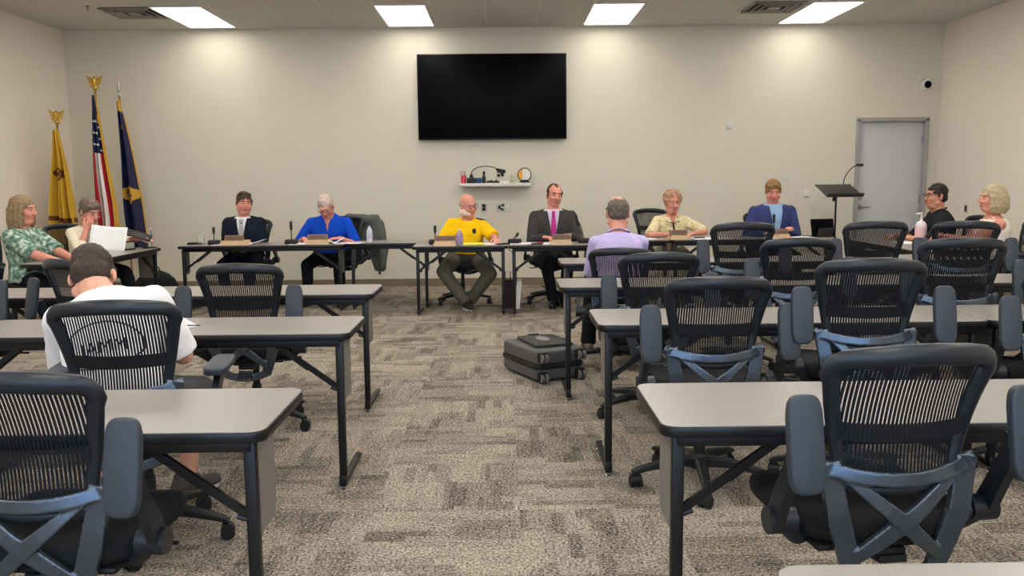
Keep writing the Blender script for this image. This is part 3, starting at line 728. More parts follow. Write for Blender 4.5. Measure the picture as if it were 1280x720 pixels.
        if st == 'receding':
            h.ell((0, -.033, .044), (.0795, .086, .081), M=HM, n=24); h.ell((0, -.048, -.01), (.071, .064, .060), M=HM, n=20)
            for s in (1, -1): h.cap((s*.074, .010, .04), (s*.076, .004, -.015), .014, .009, M=HM)
            h.cap((0, .040, .092), (0, .0, .104), .014, .022, M=HM)
        if st == 'fringe':
            h.ell((0, -.045, .01), (.084, .068, .045), M=HM, n=24)
            for s in (1, -1): h.cap((s*.076, .0, .02), (s*.076, -.005, -.01), .012, .009, M=HM)
        if st == 'thin':
            h.ell((0, -.036, .031), (.0805, .084, .080), M=HM, n=24); h.ell((0, -.048, -.01), (.0715, .064, .056), M=HM, n=20)
            for s in (1, -1): h.cap((s*.075, .008, .035), (s*.076, .002, -.01), .013, .009, M=HM)
        if st == 'curly':
            h.ell((0, -.025, .048), (.090, .098, .084), M=HM); h.ell((0, -.05, -.01), (.085, .065, .07), M=HM)
            rr = random.Random(4)
            for i in range(150):
                a = rr.uniform(0, 2*pi); z = rr.uniform(-.55, 1); q = sqrt(max(0, 1-z*z)); p = V((q*cos(a)*.093, -.022+q*sin(a)*.098, .046+z*.086))
                if p.y > .045 and p.z < .072: continue
                h.ell(p, (rr.uniform(.013, .020),)*3, M=HM, n=8)
        if st == 'long':
            h.ell((0, -.022, .046), (.088, .098, .086), M=HM, n=24)
            for i, (a, zz) in enumerate(((70, -.20), (50, -.23), (25, -.22), (0, -.20), (-25, -.20), (-50, -.22), (-72, -.2), (-95, -.18), (95, -.18), (115, -.15), (-115, -.15))):
                a = radians(a)-pi/2; x0, y0 = .080*cos(a), -.02+.082*sin(a)
                h.tube([HM @ V((x0*.8, y0*.8+.0, .07)), HM @ V((x0*1.06, y0*1.06, 0)), HM @ V((x0*1.12, y0*1.05, -.09)), HM @ V((x0*1.15, y0*1.05+.01, zz))], [.03, .032, .034, .012], n=10)
        if st == 'bob':
            h.ell((0, -.022, .046), (.090, .100, .088), M=HM, n=24)
            for a in range(-118, 119, 15):
                ar = radians(a)-pi/2; x0, y0 = .086*cos(ar), -.02+.088*sin(ar)
                h.tube([HM @ V((x0*.8, y0*.8, .07)), HM @ V((x0*1.08, y0*1.08, 0)), HM @ V((x0*1.14, y0*1.12, -.07)), HM @ V((x0*1.0, y0*1.0, -.125))], [.03, .032, .034, .018], n=10)
        ho = h.build('hair', hm, t, remesh=.0055, sm=2 if st != 'curly' else 1)
        displace(ho.data, lambda c: noise.noise(V((c.x*110, c.y*110, c.z*30)))*.0032+noise.noise(c*34)*.0065-.0005)
    # ---- clothes
    def wrinkle(o, amp=.004, f=11):
        displace(o.data, lambda c: noise.noise(c*f)*amp+noise.noise(c*f*2.7)*amp*.5)
    pm = g('pants', None)
    if pm is not None:
        q = MB(); torso(q, .008, -.10, .11)
        q.ell(P+V((0, .01, -.03)), (.185*(.5+.5*fat), .15, .085))
        lw = g('legw', 1.0); sh_ = g('shorts', False)
        for s in (1, -1):
            q.cap(hip[s]+V((0, 0, -.0)), kn[s], .094*lw, .070*lw)
            if not sh_:
                e = an[s]+(kn[s]-an[s]).normalized()*.02; q.cap(kn[s], e, .070*lw, .058*lw)
                q.tube([kn[s]+(e-kn[s])*.6, e-(kn[s]-an[s]).normalized()*.02], [.06*lw, .064*lw], n=16)
        o = q.build('shorts' if sh_ else 'trousers', pm, t, remesh=.009, sm=3); wrinkle(o, .005, 9)
    shoe = g('shoe', BLACK)
    for s in (1, -1):
        a = an[s]; fy = radians(g('toe', {1: -8, -1: 8})[s]); Rf = Matrix.Translation((a.x, a.y, 0+max(0, a.z-.085))) @ Matrix.Rotation(fy, 4, 'Z')
        if g('ankp', None): Rf = Rf @ Matrix.Rotation(radians(g('ankp', None)[s]), 4, 'X')
        q = MB(); q.cap((0, -.035, .055), (0, .05, .06), .040, .043, M=Rf); q.cap((0, .05, .050), (0, .165, .038), .043, .034, M=Rf, fl=((0, 0, 1), .85)); q.cap((0, -.03, .06), (0, -.01, .10), .04, .042, M=Rf)
        so = q.build('shoe', shoe, t, remesh=.007)
        q = MB(); q.prism([(.040*cos(x_)*(1 if sin(x_) < 0 else 1.0), .065+.115*sin(x_)+(.01 if sin(x_) > 0 else 0)) for x_ in [2*pi*i/20 for i in range(20)]], 0.002, .02, M=Rf, bev=.003); q.build('sole', g('sole', BLACK), so)
    top = g('top', None); kind = g('kind', 'tee')      # tee, long, jacket, tank
    if top is not None:
        inner = g('inner', None)
        if inner is not None:
            q = MB(); torso(q, .010, -.05, .468); o = q.build('shirt', inner, t, remesh=.007, sm=2)
            cl = MB()
            for s in (1, -1): cl.strip([A((s*.008, .094*sc, .405*sc)), A((s*.040, .084*sc, .440*sc)), A((s*.060, .040*sc, .462*sc)), A((s*.068, -.03, .476*sc)), A((0, -.080, .488*sc))], None, [.014, .026, .024, .024, .024], (A((s, .6, .3))-A((0, 0, 0))), .006)
            cl.build('collar', inner, o)
            if g('tie', None):
                wq, dq = sec_at(.2); fr = lambda s_: (sec_at(s_)[1]*(fat if s_ < .33 else 1+(fat-1)*.5)+.010)*sc+.03*max(0, fat-1)*8*max(0, 1-abs(s_-.1)/.25)+.007
                q = MB(); q.strip([A((0, fr(s_)+(.0), s_*sc)) for s_ in (.425, .38, .30, .22, .14, .06)], None, [.03, .045, .058, .066, .07, .07], (A((0, 1, 0))-A((0, 0, 0))), .007)
                q.cap(A((0, fr(.425)+.006, .44*sc)), A((0, fr(.41)+.008, .415*sc)), .020, .015); q.build('tie', g('tie', None), t)
        q = MB(); e = {'tee': .013, 'long': .013, 'jacket': .024, 'tank': .010}[kind]
        torso(q, e+(.004 if kind == 'tank' else 0), g('hem', -.07), {'tee': .462, 'long': .465, 'jacket': .455, 'tank': .435}[kind])
        for s in (1, -1):
            if kind == 'tank':
                q.cap(A((s*.085*sc, .065, .35*sc)), A((s*.088*sc, .02, .44*sc)), .022); q.cap(A((s*.088*sc, .02, .44*sc)), A((s*.085*sc, -.07, .36*sc)), .022)
                continue
            r0 = {'tee': .062, 'long': .060, 'jacket': .068}[kind]*arr
            q.ell(sh[s], (r0, r0, r0*.97)); q.cap(sh[s], A((s*.09*sc, 0, .42*sc)), r0*.93, r0*.8)
            if kind == 'tee':
                sl = g('sl', .62); e_ = sh[s]+(el[s]-sh[s])*sl; q.cap(sh[s], e_, .066*arr, .060*arr)
                q.tube([sh[s]+(el[s]-sh[s])*sl*.6, e_+(el[s]-sh[s]).normalized()*.055], [.064*arr, .067*arr], n=18)
            else:
                j = .012 if kind == 'jacket' else 0
                q.cap(sh[s], el[s], (.058+j)*arr, (.050+j)*arr); e_ = wr[s]+(el[s]-wr[s]).normalized()*(.015 if kind == 'jacket' else g('cuff', .02)); q.cap(el[s], e_, (.050+j)*arr, (.034+j*.6)*arr)
                q.tube([el[s]+(e_-el[s])*.5, e_+(wr[s]-el[s]).normalized()*.02], [(.044+j)*arr, (.036+j*.6)*arr], n=18)
        o = q.build({'tee': 'shirt' if not inner else 'overshirt', 'long': 'shirt', 'jacket': 'jacket', 'tank': 'tank_top'}[kind], top, t, remesh=g('cvox', .0075), sm=3)
        wrinkle(o, g('wr', .0045), 9)
        vn = g('vneck', None)
        if kind == 'jacket': vn = vn or (.12, .062, .47)
        if vn:
            s0, hw, s1 = vn; me = o.data; bm = bmesh.new(); bm.from_mesh(me); TI = T.inverted()
            for s in (1, -1):
                p0 = A((0, 0, s0*sc)); e1 = A((s*hw, 0, s1*sc)); fwd_ = A((0, 1, 0))-A((0, 0, 0)); nrm = (e1-p0).cross(fwd_).normalized()
                bmesh.ops.bisect_plane(bm, geom=bm.verts[:]+bm.edges[:]+bm.faces[:], plane_co=p0, plane_no=nrm, dist=1e-5)
            dl = []
            for f in bm.faces:
                c = TI @ f.calc_center_median()
                if c.y > .02 and c.z > s0*sc and abs(c.x) < hw*(c.z-s0*sc)/((s1-s0)*sc): dl.append(f)
            bmesh.ops.delete(bm, geom=dl, context='FACES'); bm.to_mesh(me); bm.free()
            for p_ in me.polygons: p_.use_smooth = True
            so = o.modifiers.new('s', 'SOLIDIFY'); so.thickness = .004; so.offset = -1
            if kind == 'jacket':       # lapels
                def frj(s_): return (sec_at(s_)[1]*(fat if s_ < .33 else 1+(fat-1)*.5)+e)*sc+.03*max(0, fat-1)*8*max(0, 1-abs(s_-.1)/.25)+.004
                for s in (1, -1):
                    q = MB(); pts_ = []
                    for s_ in (s0+.01, .20, .28, .36, .40): pts_.append(A((s*(hw*(s_-s0)/(s1-s0)+.017+.012*(s_-s0)/.3), frj(s_)-.35*(abs(hw*(s_-s0)/(s1-s0)+.02))**1.5, s_*sc)))
                    q.strip(pts_, None, [.012, .034, .042, .046, .022], (A((s*.25, 1, .15))-A((0, 0, 0))), .006); q.build('lapel', top, o)
        if g('polo', False):
            cl = MB(); cm = g('collarm', top)
            for s in (1, -1): cl.strip([A((s*.016, .100*sc, .395*sc)), A((s*.050, .088*sc, .435*sc)), A((s*.078, .035*sc, .468*sc)), A((s*.076, -.04, .480*sc)), A((0, -.088, .488*sc))], None, [.03, .04, .036, .034, .034], (A((s, .6, .5))-A((0, 0, 0))), .006)
            cl.build('collar', cm, o)

        return t, o, A, HM, dict(el=el, wr=wr, sh=sh, kn=kn, an=an)
    return t, None, A, HM, dict(el=el, wr=wr, sh=sh)

HB = lambda k, c: MT('hair_'+k, c, .6, spec=.4, bump=.5, bscale=120, var=.18, vscale=60)
FAB = lambda k, c, **kw: MT('fab_'+k, c, .9, spec=.2, bump=.12, bscale=120, var=.05, vscale=12, **kw)
sk_lt = SKIN('light', srgb(222, 168, 146)); sk_rd = SKIN('ruddy', srgb(214, 146, 126)); sk_tan = SKIN('tan', srgb(196, 138, 110))
BLK = FAB('black', srgb(24, 24, 27)); WSH = FAB('white', srgb(226, 226, 230)); KHA = FAB('olive', srgb(98, 96, 84))
DSHOE = MT('shoe_dark', srgb(42, 40, 40), .5); SOLEW = MT('sole_white', srgb(190, 188, 182), .6)
# 1 dark suit
person('man in dark navy suit, white shirt and silver tie seated at the left table', -2.99, 10.12, 180, s=.965, lean=8, hyaw=28, hroll=-4, hpitch=6, fat=1.12, skin=sk_rd, hair='side', hairm=HB('brown', srgb(72, 52, 38)), jaw=1.06,
    kind='jacket', top=FAB('navy', srgb(26, 30, 44)), inner=WSH, tie=FAB('silver', srgb(172, 174, 176)), pants=FAB('navy', srgb(26, 30, 44)), hands={1: (.08, .30, .69), -1: (-.08, .30, .69)}, hdir={1: (-1, .4, -.1), -1: (1, .4, -.1)}, poles={1: (.5, -.3, .3), -1: (-.5, -.3, .3)}, sw=.19)
# 2 blue polo
person('white-haired man in bright blue polo shirt bending over papers at the left table', -2.0, 10.18, 180, s=1.02, lean=22, hpitch=38, hyaw=-4, fat=1.18, skin=sk_rd, hair='short', hairm=HB('white', srgb(200, 178, 168)), brow=HB('white', None) if 'hair_white' in M_ else None, glasses=True, gmat=MT('gl_brown', srgb(70, 45, 40), .4),
    kind='tee', sl=.72, polo=True, vneck=(.34, .035, .465), top=FAB('blue', srgb(14, 72, 190)), pants=BLK, hands={1: (.24, .40, .775), -1: (-.17, .42, .775)}, hdir={1: (-.5, 1, -.1), -1: (.9, .5, 0)}, poles={1: (.7, .0, .3), -1: (-.7, .0, .3)}, hem=.09, sw=.195, feet={1: (.24, .30, .085), -1: (-.14, .38, .085)})
# 3 yellow shirt
r3 = person('bald man in yellow polo and white neck brace seated at the centre table', -.41, 9.80, 176, s=.88, lean=12, side=-4, hyaw=38, hpitch=8, hroll=6, fat=1.3, skin=sk_rd, hair='fringe', hairm=HB('greyfringe', srgb(176, 160, 150)), glasses=True, gmat=MT('gl_grey', srgb(80, 60, 60), .4), jaw=1.12,
    kind='tee', sl=.68, polo=True, top=FAB('yellow', srgb(246, 196, 12)), pants=KHA, legw=1.12, sw=.20, arm=1.1, hands={-1: (-.36, .46, .785), 1: (.20, .34, .775)}, hdir={-1: (-.3, 1, -.1), 1: (-.9, .6, 0)}, poles={-1: (-.7, .0, .4), 1: (.6, -.1, .2)}, hem=.07, feet={1: (-.02, .38, .085), -1: (-.06, .22, .085)}, kpole={1: (.8, .8, 1.0), -1: (-.9, .8, 1.0)}, shoe=DSHOE, sole=SOLEW, toe={1: 28, -1: -10})
t, o, A, HM, J = r3
MB().tube([A((.075*cos(a), .012+.075*sin(a), .468+.008*sin(a)+(.035 if sin(a) > 0 else .03))) for a in [2*pi*i/24 for i in range(24)]], .038, n=12, cyc=True, flat=(1, .45), upv=V((0, 0, 1))).build('neck_brace', MT('brace_foam', srgb(232, 210, 196), .9), t)
b = MB(); b.strip([A((-.095, .165, .355)), A((-.095, .170, .33)), A((-.10, .178, .30))], None, [.02, .05, .025], (0, 1, .2), .006); b.build('chest_logo', MT('logo_black', srgb(30, 30, 30), .8), o)
# 4 grey suit
person('man in charcoal suit with magenta tie seated at the centre table', .575, 9.84, 180, s=1.08, lean=3, hyaw=14, hpitch=4, hroll=-5, fat=1.08, skin=sk_rd, hair='receding', hairm=HB('darkbrown', srgb(52, 38, 32)), kind='jacket', top=FAB('charcoal', srgb(62, 60, 60)), inner=FAB('palelilac', srgb(208, 200, 214)), tie=FAB('magenta', srgb(182, 60, 138)), pants=BLK, sw=.19,
    hands={1: (.13, .40, .785), -1: (-.17, .38, .80)}, hdir={1: (-.7, .7, 0), -1: (.7, .7, .1)}, poles={1: (.55, -.2, .3), -1: (-.55, -.2, .3)}, feet={1: (.02, .30, .085), -1: (-.10, .28, .085)}, vneck=(.06, .07, .47))
# 5 lavender, back to us
person('grey-haired man in lavender shirt seen from behind at the front right table', .88, 6.50, -4, s=.93, lean=16, hyaw=4, hpitch=8, fat=1.15, skin=sk_rd, hair='thin', hairm=HB('greybrown', srgb(98, 88, 76)), kind='long', top=FAB('lavender', srgb(186, 172, 214)), pants=BLK, sw=.185, polo=True,
    hands={1: (.06, .42, .775), -1: (-.14, .42, .775)}, hdir={1: (-1, .4, 0), -1: (1, .4, 0)}, poles={1: (.5, -.3, .1), -1: (-.5, -.3, .1)}, feet={1: (.16, .34, .085), -1: (-.22, .42, .085)}, shoe=MT('shoe_grey', srgb(96, 90, 82), .6), vox=.006)
# 6 curly woman
r6 = person('curly-haired woman in cream and yellow patterned blouse leaning on the right table', 1.98, 10.26, 180, s=.93, lean=20, hpitch=8, hyaw=4, fat=1.12, fem=True, skin=sk_rd, hair='curly', hairm=HB('strawberry', srgb(182, 142, 112)), kind='tee', sl=.78, vneck=(.36, .03, .46), top=pattern_mat('blouse_pattern', [(.3, srgb(222, 208, 150)), (.45, srgb(226, 218, 190)), (.55, srgb(206, 184, 110)), (.65, srgb(235, 228, 205))], 14, stretch=(1, 1, 2.5)), pants=FAB('paletrouser', srgb(200, 192, 176)), sw=.17,
    hands={1: (.06, .40, .775), -1: (-.20, .36, .775)}, hdir={1: (-1, .15, 0), -1: (.6, .8, 0)}, poles={1: (.9, .3, .6), -1: (-.9, .2, .6)})
t, o, A, HM, J = r6
b = MB()
for k in range(3):
    zz = .40-.035*k; b.tube([A((-.085+.17*i/8, .118+.004*k-abs(i-4)*.006, zz-(.022*(4-abs(i-4))/4))) for i in range(9)], .0045, n=6)
b.build('neckline_stripes', MT('stripe_brown', srgb(122, 104, 74), .8), o)
MB().cap(A((-.0, .135, .40)), A((-.02, .15, .27)), .008, .012).build('pendant', BLACK, t)
# 7 blazer
person('sandy-haired man in blue blazer over light blue shirt at the right table', 3.17, 10.20, 184, s=1.14, lean=6, hpitch=16, hyaw=-14, hroll=3, fat=1.05, skin=sk_rd, hair='fluffy', hairm=HB('sandy', srgb(150, 112, 72)), kind='jacket', top=FAB('blazer', srgb(58, 66, 112)), inner=FAB('skyblue', srgb(150, 182, 220)), pants=FAB('navy', None) if 0 else BLK, sw=.19, vneck=(.0, .085, .47),
    hands={1: (.22, .36, .775), -1: (-.10, .38, .81)}, hdir={1: (-.9, .4, 0), -1: (.5, .7, .3)}, poles={1: (.6, -.2, .3), -1: (-.6, -.2, .3)})
# 8 black shirt, profile to the left
person('dark-haired man in black shirt with glasses seated at the right side table', 4.62, 8.98, 82, s=1.02, lean=10, hyaw=12, hpitch=0, fat=1.12, skin=sk_tan, hair='short', hairm=HB('black', srgb(36, 28, 26)), glasses=True, kind='tee', sl=.8, polo=True, top=FAB('blackshirt', srgb(34, 34, 37)), pants=BLK,
    hands={1: (.15, .42, .775), -1: (-.08, .40, .775)}, hdir={1: (.1, 1, 0), -1: (1, .4, 0)}, poles={1: (.7, 0, .5), -1: (-.9, -.1, .5)}, beard=None)
# 9 blonde
person('blonde woman with bobbed hair in white sleeveless top at the right side table', 4.68, 8.15, 78, s=.98, lean=4, hyaw=8, hpitch=-2, fat=1.15, fem=True, skin=sk_rd, hair='bob', hairm=HB('blonde', srgb(178, 162, 130)), kind='tank', top=FAB('creamtop', srgb(230, 224, 208)), pants=FAB('paletrouser', None) if 0 else BLK, arm=1.12,
    hands={1: (.12, .40, .80), -1: (.02, .42, .83)}, hdir={1: (-.2, 1, .1), -1: (.3, 1, .1)}, hn={1: (-1, 0, -.3), -1: (0, 0, -1)}, poles={1: (.7, -.2, .4), -1: (-.9, -.2, .4)})
# 10 woman on the left
person('long-haired woman in green floral blouse seated at the far left', -4.31, 7.85, -98, s=.96, lean=-2, hyaw=4, hpitch=2, fat=1.15, fem=True, skin=sk_rd, hair='long', hairm=HB('darkblonde', srgb(142, 118, 86)), kind='tee', sl=.82, top=pattern_mat('floral_green', [(.36, srgb(74, 106, 90)), (.46, srgb(108, 138, 120)), (.54, srgb(134, 160, 142)), (.62, srgb(196, 206, 190))], 26), pants=BLK, arm=1.1, cvox=.008,
    hands={1: (.16, .46, .72), -1: (-.02, .47, .72)}, hdir={1: (-.5, 1, -.1), -1: (.7, .8, -.1)}, poles={1: (.8, -.2, .3), -1: (-.9, -.3, .3)}, hem=-.09)
# 11 cream shirt man
r11 = person('man in cream shirt hiding his face with one hand while reading a white sheet', -4.32, 8.95, -122, s=.90, lean=12, hyaw=0, hpitch=20, fat=1.12, skin=sk_rd, hair='fluffy', hairm=HB('greyishbrown', srgb(112, 98, 84)), kind='long', cuff=.14, top=FAB('cream', srgb(232, 222, 196)), pants=BLK, shoe=MT('shoe_taupe', srgb(126, 116, 104), .6), sole=SOLEW,
    hands={1: (.10, .22, .94), -1: (-.36, .40, .84)}, hdir={1: (-.45, .25, 1), -1: (-.5, 1, 0)}, hn={1: (-.2, -1, 0), -1: (0, 0, -1)}, poles={1: (.5, .5, .2), -1: (-.9, -.1, .5)}, feet={1: (.16, .40, .085), -1: (-.16, .62, .14)}, curl={1: .5, -1: .3})
# 12 white tee man
r12 = person('dark-haired man in white T-shirt seen from behind at the second left table', -1.53, 3.32, 7, s=.97, lean=32, side=-11, hoff=(-.06, .0, -.04), hyaw=10, hpitch=46, hroll=-4, fat=1.12, skin=SKIN('near', srgb(214, 158, 134)), hair='short', hairm=HB('cropped', srgb(58, 46, 38)), kind='tee', sl=.74, top=FAB('tee', srgb(232, 230, 232)), pants=FAB('greyshorts', srgb(74, 74, 76)), shorts=True, sw=.19, arm=1.08, vox=.0055, cvox=.0065, hem=-.09,
    hands={1: (.10, .50, .775), -1: (-.20, .50, .775)}, hdir={1: (-.6, 1, 0), -1: (.5, 1, 0)}, poles={1: (.55, -.2, .2), -1: (-.55, -.2, .2)}, feet={1: (.15, .42, .085), -1: (-.2, .42, .085)}, kpole={1: (.6, 1, 1.1), -1: (-.4, 1, 1.2)}, shoe=MT('sneaker', srgb(70, 64, 58), .7), sole=SOLEW, toe={1: -35, -1: 10})
# print on the back of the T-shirt
t, o, A, HM, J = r12
bpy.context.view_layer.update()
bvh = BVHTree.FromObject(o, bpy.context.evaluated_depsgraph_get())
PR = MT('print_black', srgb(38, 38, 46), .85)
def project(me):
    for v in me.vertices:
        p = A((v.co.x, -.5, v.co.y)); d = (A((0, 1, 0))-A((0, 0, 0))); hit = bvh.ray_cast(p, d)
        v.co = (hit[0]+hit[1]*.0022) if hit[0] is not None else A((v.co.x, -.12, v.co.y))
def text_mesh(s, size, cx, cy, bend=0):
    cu = bpy.data.curves.new('txt', 'FONT'); cu.body = s; cu.size = size; cu.align_x = 'CENTER'; cu.align_y = 'CENTER'; cu.resolution_u = 3
    ob = bpy.data.objects.new('txt', cu); COL.objects.link(ob); bpy.context.view_layer.update()
    me = bpy.data.meshes.new_from_object(ob.evaluated_get(bpy.context.evaluated_depsgraph_get())); bpy.data.objects.remove(ob)
    bm = bmesh.new(); bm.from_mesh(me); bmesh.ops.triangulate(bm, faces=bm.faces[:]); bmesh.ops.subdivide_edges(bm, edges=[e for e in bm.edges if e.calc_length() > .015], cuts=2); bm.to_mesh(me); bm.free()
    for v in me.vertices: v.co = V((v.co.x+cx, v.co.y+cy-bend*v.co.x**2, 0))
    return me
def print_obj(name, me):
    project(me); me.materials.append(PR); q = bpy.data.objects.new(name, me); COL.objects.link(q); q.parent = o; return q
print_obj('back_print', text_mesh('JAMM', .070, .022, .165))
b = MB()
for rx, rz in ((.145, .088), (.137, .080)):
    pass
b.loops([[V((q[0]*cos(a)+.012, .172+q[1]*sin(a), 0)) for a in [2*pi*i/72 for i in range(73)]] for q in ((.150, .098), (.143, .092))], closed=False)
ro = b.build('ring_print', PR, o, smooth=False); ro.data.materials.clear(); me = ro.data; project(me); me.materials.append(PR)

# chairs of the seated people
chair(-1.42, 3.34, 5, 'chair of the white T-shirt man, his shirt print showing through its mesh back', up=False, dz=0, group='chairs with arms down', spin=.75)
chair(.865, 6.47, -3, 'dark mesh chair holding the lavender-shirt man', up=False, dz=-.08, group='chairs with arms down', spin=.3)
chair(-2.99, 10.16, 180, 'chair under the dark-suit man', up=False, dz=-.02, group='chairs with arms down')
chair(-1.93, 10.24, 172, 'chair under the blue-polo man with a grey jacket over its back', up=False, dz=.0, group='chairs with arms down', spin=.3)
chair(-.46, 9.86, 168, 'chair under the yellow-shirt man, star base visible below the table', up=False, dz=-.02, group='chairs with arms down', spin=.45)
chair(.56, 9.88, 178, 'chair under the charcoal-suit man', up=False, dz=0, group='chairs with arms down', spin=.2)
chair(1.88, 10.34, 196, 'chair behind the curly-haired woman, its back rising beside her shoulder', up=False, dz=.05, group='chairs with arms down')
chair(3.17, 10.24, 184, 'chair under the blazer man', up=False, dz=0, group='chairs with arms down')
chair(4.70, 9.02, 86, 'chair behind the black-shirt man by the right wall', up=False, dz=0, group='chairs with arms down', spin=.3)
chair(4.77, 8.16, 80, 'chair behind the blonde woman at the right wall', up=False, dz=0, group='chairs with arms down', spin=.3)
chair(-4.46, 7.85, -96, 'chair of the long-haired woman at the far left', up=False, dz=0, group='chairs with arms down', spin=.3)
chair(-4.38, 8.99, -122, 'chair of the cream-shirt man in front of the flags', up=False, dz=0, group='chairs with arms down', spin=.3)
# ------------------------------------------------------------------ things on the tables
TT = .7355
WOOD = mat('name_block_wood', srgb(128, 96, 70), .5, var=.12, vscale=30); TAN = mat('tan_cover', srgb(206, 160, 110), .6); CREAMB = mat('cream_cover', srgb(226, 196, 160), .6); BROWN = mat('brown_cover', srgb(150, 112, 84), .6)
PLATE = mat('name_plate_face', srgb(92, 72, 60), .4); CLEAR = mat('clear_plastic', (.95, .97, .98), .08, trans=.92, ior=1.2, alpha=.55)
def book(x, y, z, rz, d, m, label):
    t = empty('book', (x, y, z), rz); tag(t, label, 'book', 'books on the council tables')
    MB().box((0, 0, .002), (d[0], d[1], .003), .001).box((0, 0, d[2]-.002), (d[0], d[1], .003), .001).box((0, d[1]/2-.002, d[2]/2), (d[0], .004, d[2]), .001).build('cover', m, t)
    MB().box((0, -.003, d[2]/2), (d[0]-.012, d[1]-.012, d[2]-.006)).build('pages', m if m is CREAMB else mat_pages, t, smooth=False)
mat_pages = mat('book_pages', srgb(222, 200, 168), .8, var=.08, vscale=60)
def stack(x, y, rz, who, w=.30, top=.20):
    book(x, y, TT, rz, (w, .2, .020), CREAMB, 'cream book at the bottom of the stack in front of '+who)
    book(x+.005, y, TT+.0205, rz-.03, (w-.03, .19, .026), TAN, 'tan book under the wooden name block of '+who)
    t = empty('name_block', (x, y-.02, TT+.047), rz); tag(t, 'wooden name block topping the book stack in front of '+who, 'name plate', 'wooden name blocks')
    b = MB(); pr = [(-.03, 0), (.03, 0), (.012, .055), (-.012, .055)]
    b.prism(pr, -top/2, top/2, M=Matrix(((0, 0, 1, 0), (1, 0, 0, 0), (0, 1, 0, 0), (0, 0, 0, 1))), bev=.002, seg=1); b.build('block', WOOD, t)
    b = MB(); b.box((0, 0, 0), (top-.03, .002, .036), .0005, M=Matrix.Translation((0, -.0225, .027)) @ Matrix.Rotation(-.32, 4, 'X')); b.build('face_plate', PLATE, t)
stack(-2.93, 9.50, 0, 'the dark-suit man'); stack(-2.02, 9.50, .05, 'the blue-polo man', .26, .22); stack(-.60, 9.06, 0, 'the yellow-shirt man', .25, .22)
stack(.62, 9.10, 0, 'the charcoal-suit man', .23, .2); stack(1.96, 9.64, 0, 'the curly-haired woman', .22, .2); stack(3.12, 9.66, .1, 'the blazer man', .17, .15)
def sheet(x, y, rz, w, d, label, m=PAPER, z=TT, n=1, group='loose paper sheets'):
    b = MB()
    rr = random.Random(int(abs(x*1000)))
    for i in range(n): b.box((rr.uniform(-.01, .01)*(n > 1), rr.uniform(-.01, .01)*(n > 1), .001+i*.0022), (w, d, .0018), rot=Matrix.Rotation(rr.uniform(-.1, .1)*(n > 1), 4, 'Z'))
    o = b.build('paper_sheet', m, smooth=False); o.location = (x, y, z); o.rotation_euler = (0, 0, rz); return tag(o, label, 'paper', group)
def open_sheet(x, y, rz, w, d, label, m=PAPER, tilt=.3):
    b = MB(); b.grid(lambda u, v: V(((u-.5)*w, (v-.5)*d, .002+abs(u-.5)*w*tilt+.004*sin(v*5))), 12, 4); o = b.build('open_booklet', m); o.location = (x, y, TT); o.rotation_euler = (0, 0, rz)
    s = o.modifiers.new('s', 'SOLIDIFY'); s.thickness = .0015; return tag(o, label, 'paper', 'loose paper sheets')
open_sheet(-2.78, 9.60, .1, .30, .21, 'open white booklet to the right of the dark-suit man stack'); sheet(-3.09, 9.56, .2, .2, .26, 'white sheet to the left of the dark-suit man stack')
sheet(-2.25, 9.52, .3, .2, .24, 'white sheet to the left of the blue-polo man stack'); open_sheet(-1.87, 9.62, .2, .22, .26, 'raised white sheet under the hand of the blue-polo man', tilt=.5)
sheet(-1.68, 9.54, -.2, .30, .22, 'pale pinkish sheet lying near the white spray bottle', MT('pinkpaper', srgb(236, 214, 216), .8), n=2)
sheet(-.33, 9.16, .05, .24, .28, 'yellow legal pad in front of the yellow-shirt man', MT('yellowpaper', srgb(240, 226, 96), .8), n=4); sheet(-.13, 9.20, -.2, .2, .26, 'white sheet under the outstretched arm of the yellow-shirt man')
sheet(.20, 9.18, .1, .24, .2, 'white sheet between the two centre council seats', n=2); sheet(.44, 9.17, -.1, .16, .22, 'white sheet left of the charcoal-suit man stack', n=2)
sheet(1.55, 9.72, .1, .34, .24, 'white sheet to the left of the curly-haired woman', n=2); sheet(2.35, 9.68, .05, .42, .26, 'broad white sheet to the right of the curly-haired woman', n=2)
sheet(2.98, 9.66, 0, .12, .2, 'white sheet to the left of the blazer man block'); sheet(3.36, 9.66, .1, .22, .26, 'white sheet to the right of the blazer man block', n=3)
sheet(4.10, 8.72, .2, .24, .32, 'white sheet on the side table before the black-shirt man', n=2); sheet(4.12, 8.10, .2, .22, .30, 'white sheet on the side table before the blonde woman', n=2)
sheet(-1.62, 4.08, .5, .24, .30, 'white sheet on the second left table by the white T-shirt man', n=2)
tag(MB().cap((-.07, 0, .005), (.075, 0, .005), .005, .003, n=10).build('pen', BLACK, loc=(-1.50, 4.02, TT+.001)), 'black pen lying beside the paper of the white T-shirt man', 'pen'); bpy.data.objects['pen'].name
# the sheet the cream-shirt man reads
o = MB().grid(lambda u, v: V(((u-.5)*.34, .03*sin(u*3), (v)*.27)), 10, 6).build('held_paper', PAPER); s = o.modifiers.new('s', 'SOLIDIFY'); s.thickness = .001
o.location = (-3.97, 8.68, .71+.03); o.rotation_euler = (radians(-22), radians(6), radians(10)); tag(o, 'large white sheet held upright by the cream-shirt man', 'paper')
tb = MB().box((0, 0, 0), (.26, .17, .012), .004).build('dark_tablet', BLACK); tb.location = (-3.78, 9.02, .88); tb.rotation_euler = (.3, .33, .3); tag(tb, 'thin black tablet slanting beside the cream-shirt man hand', 'tablet')
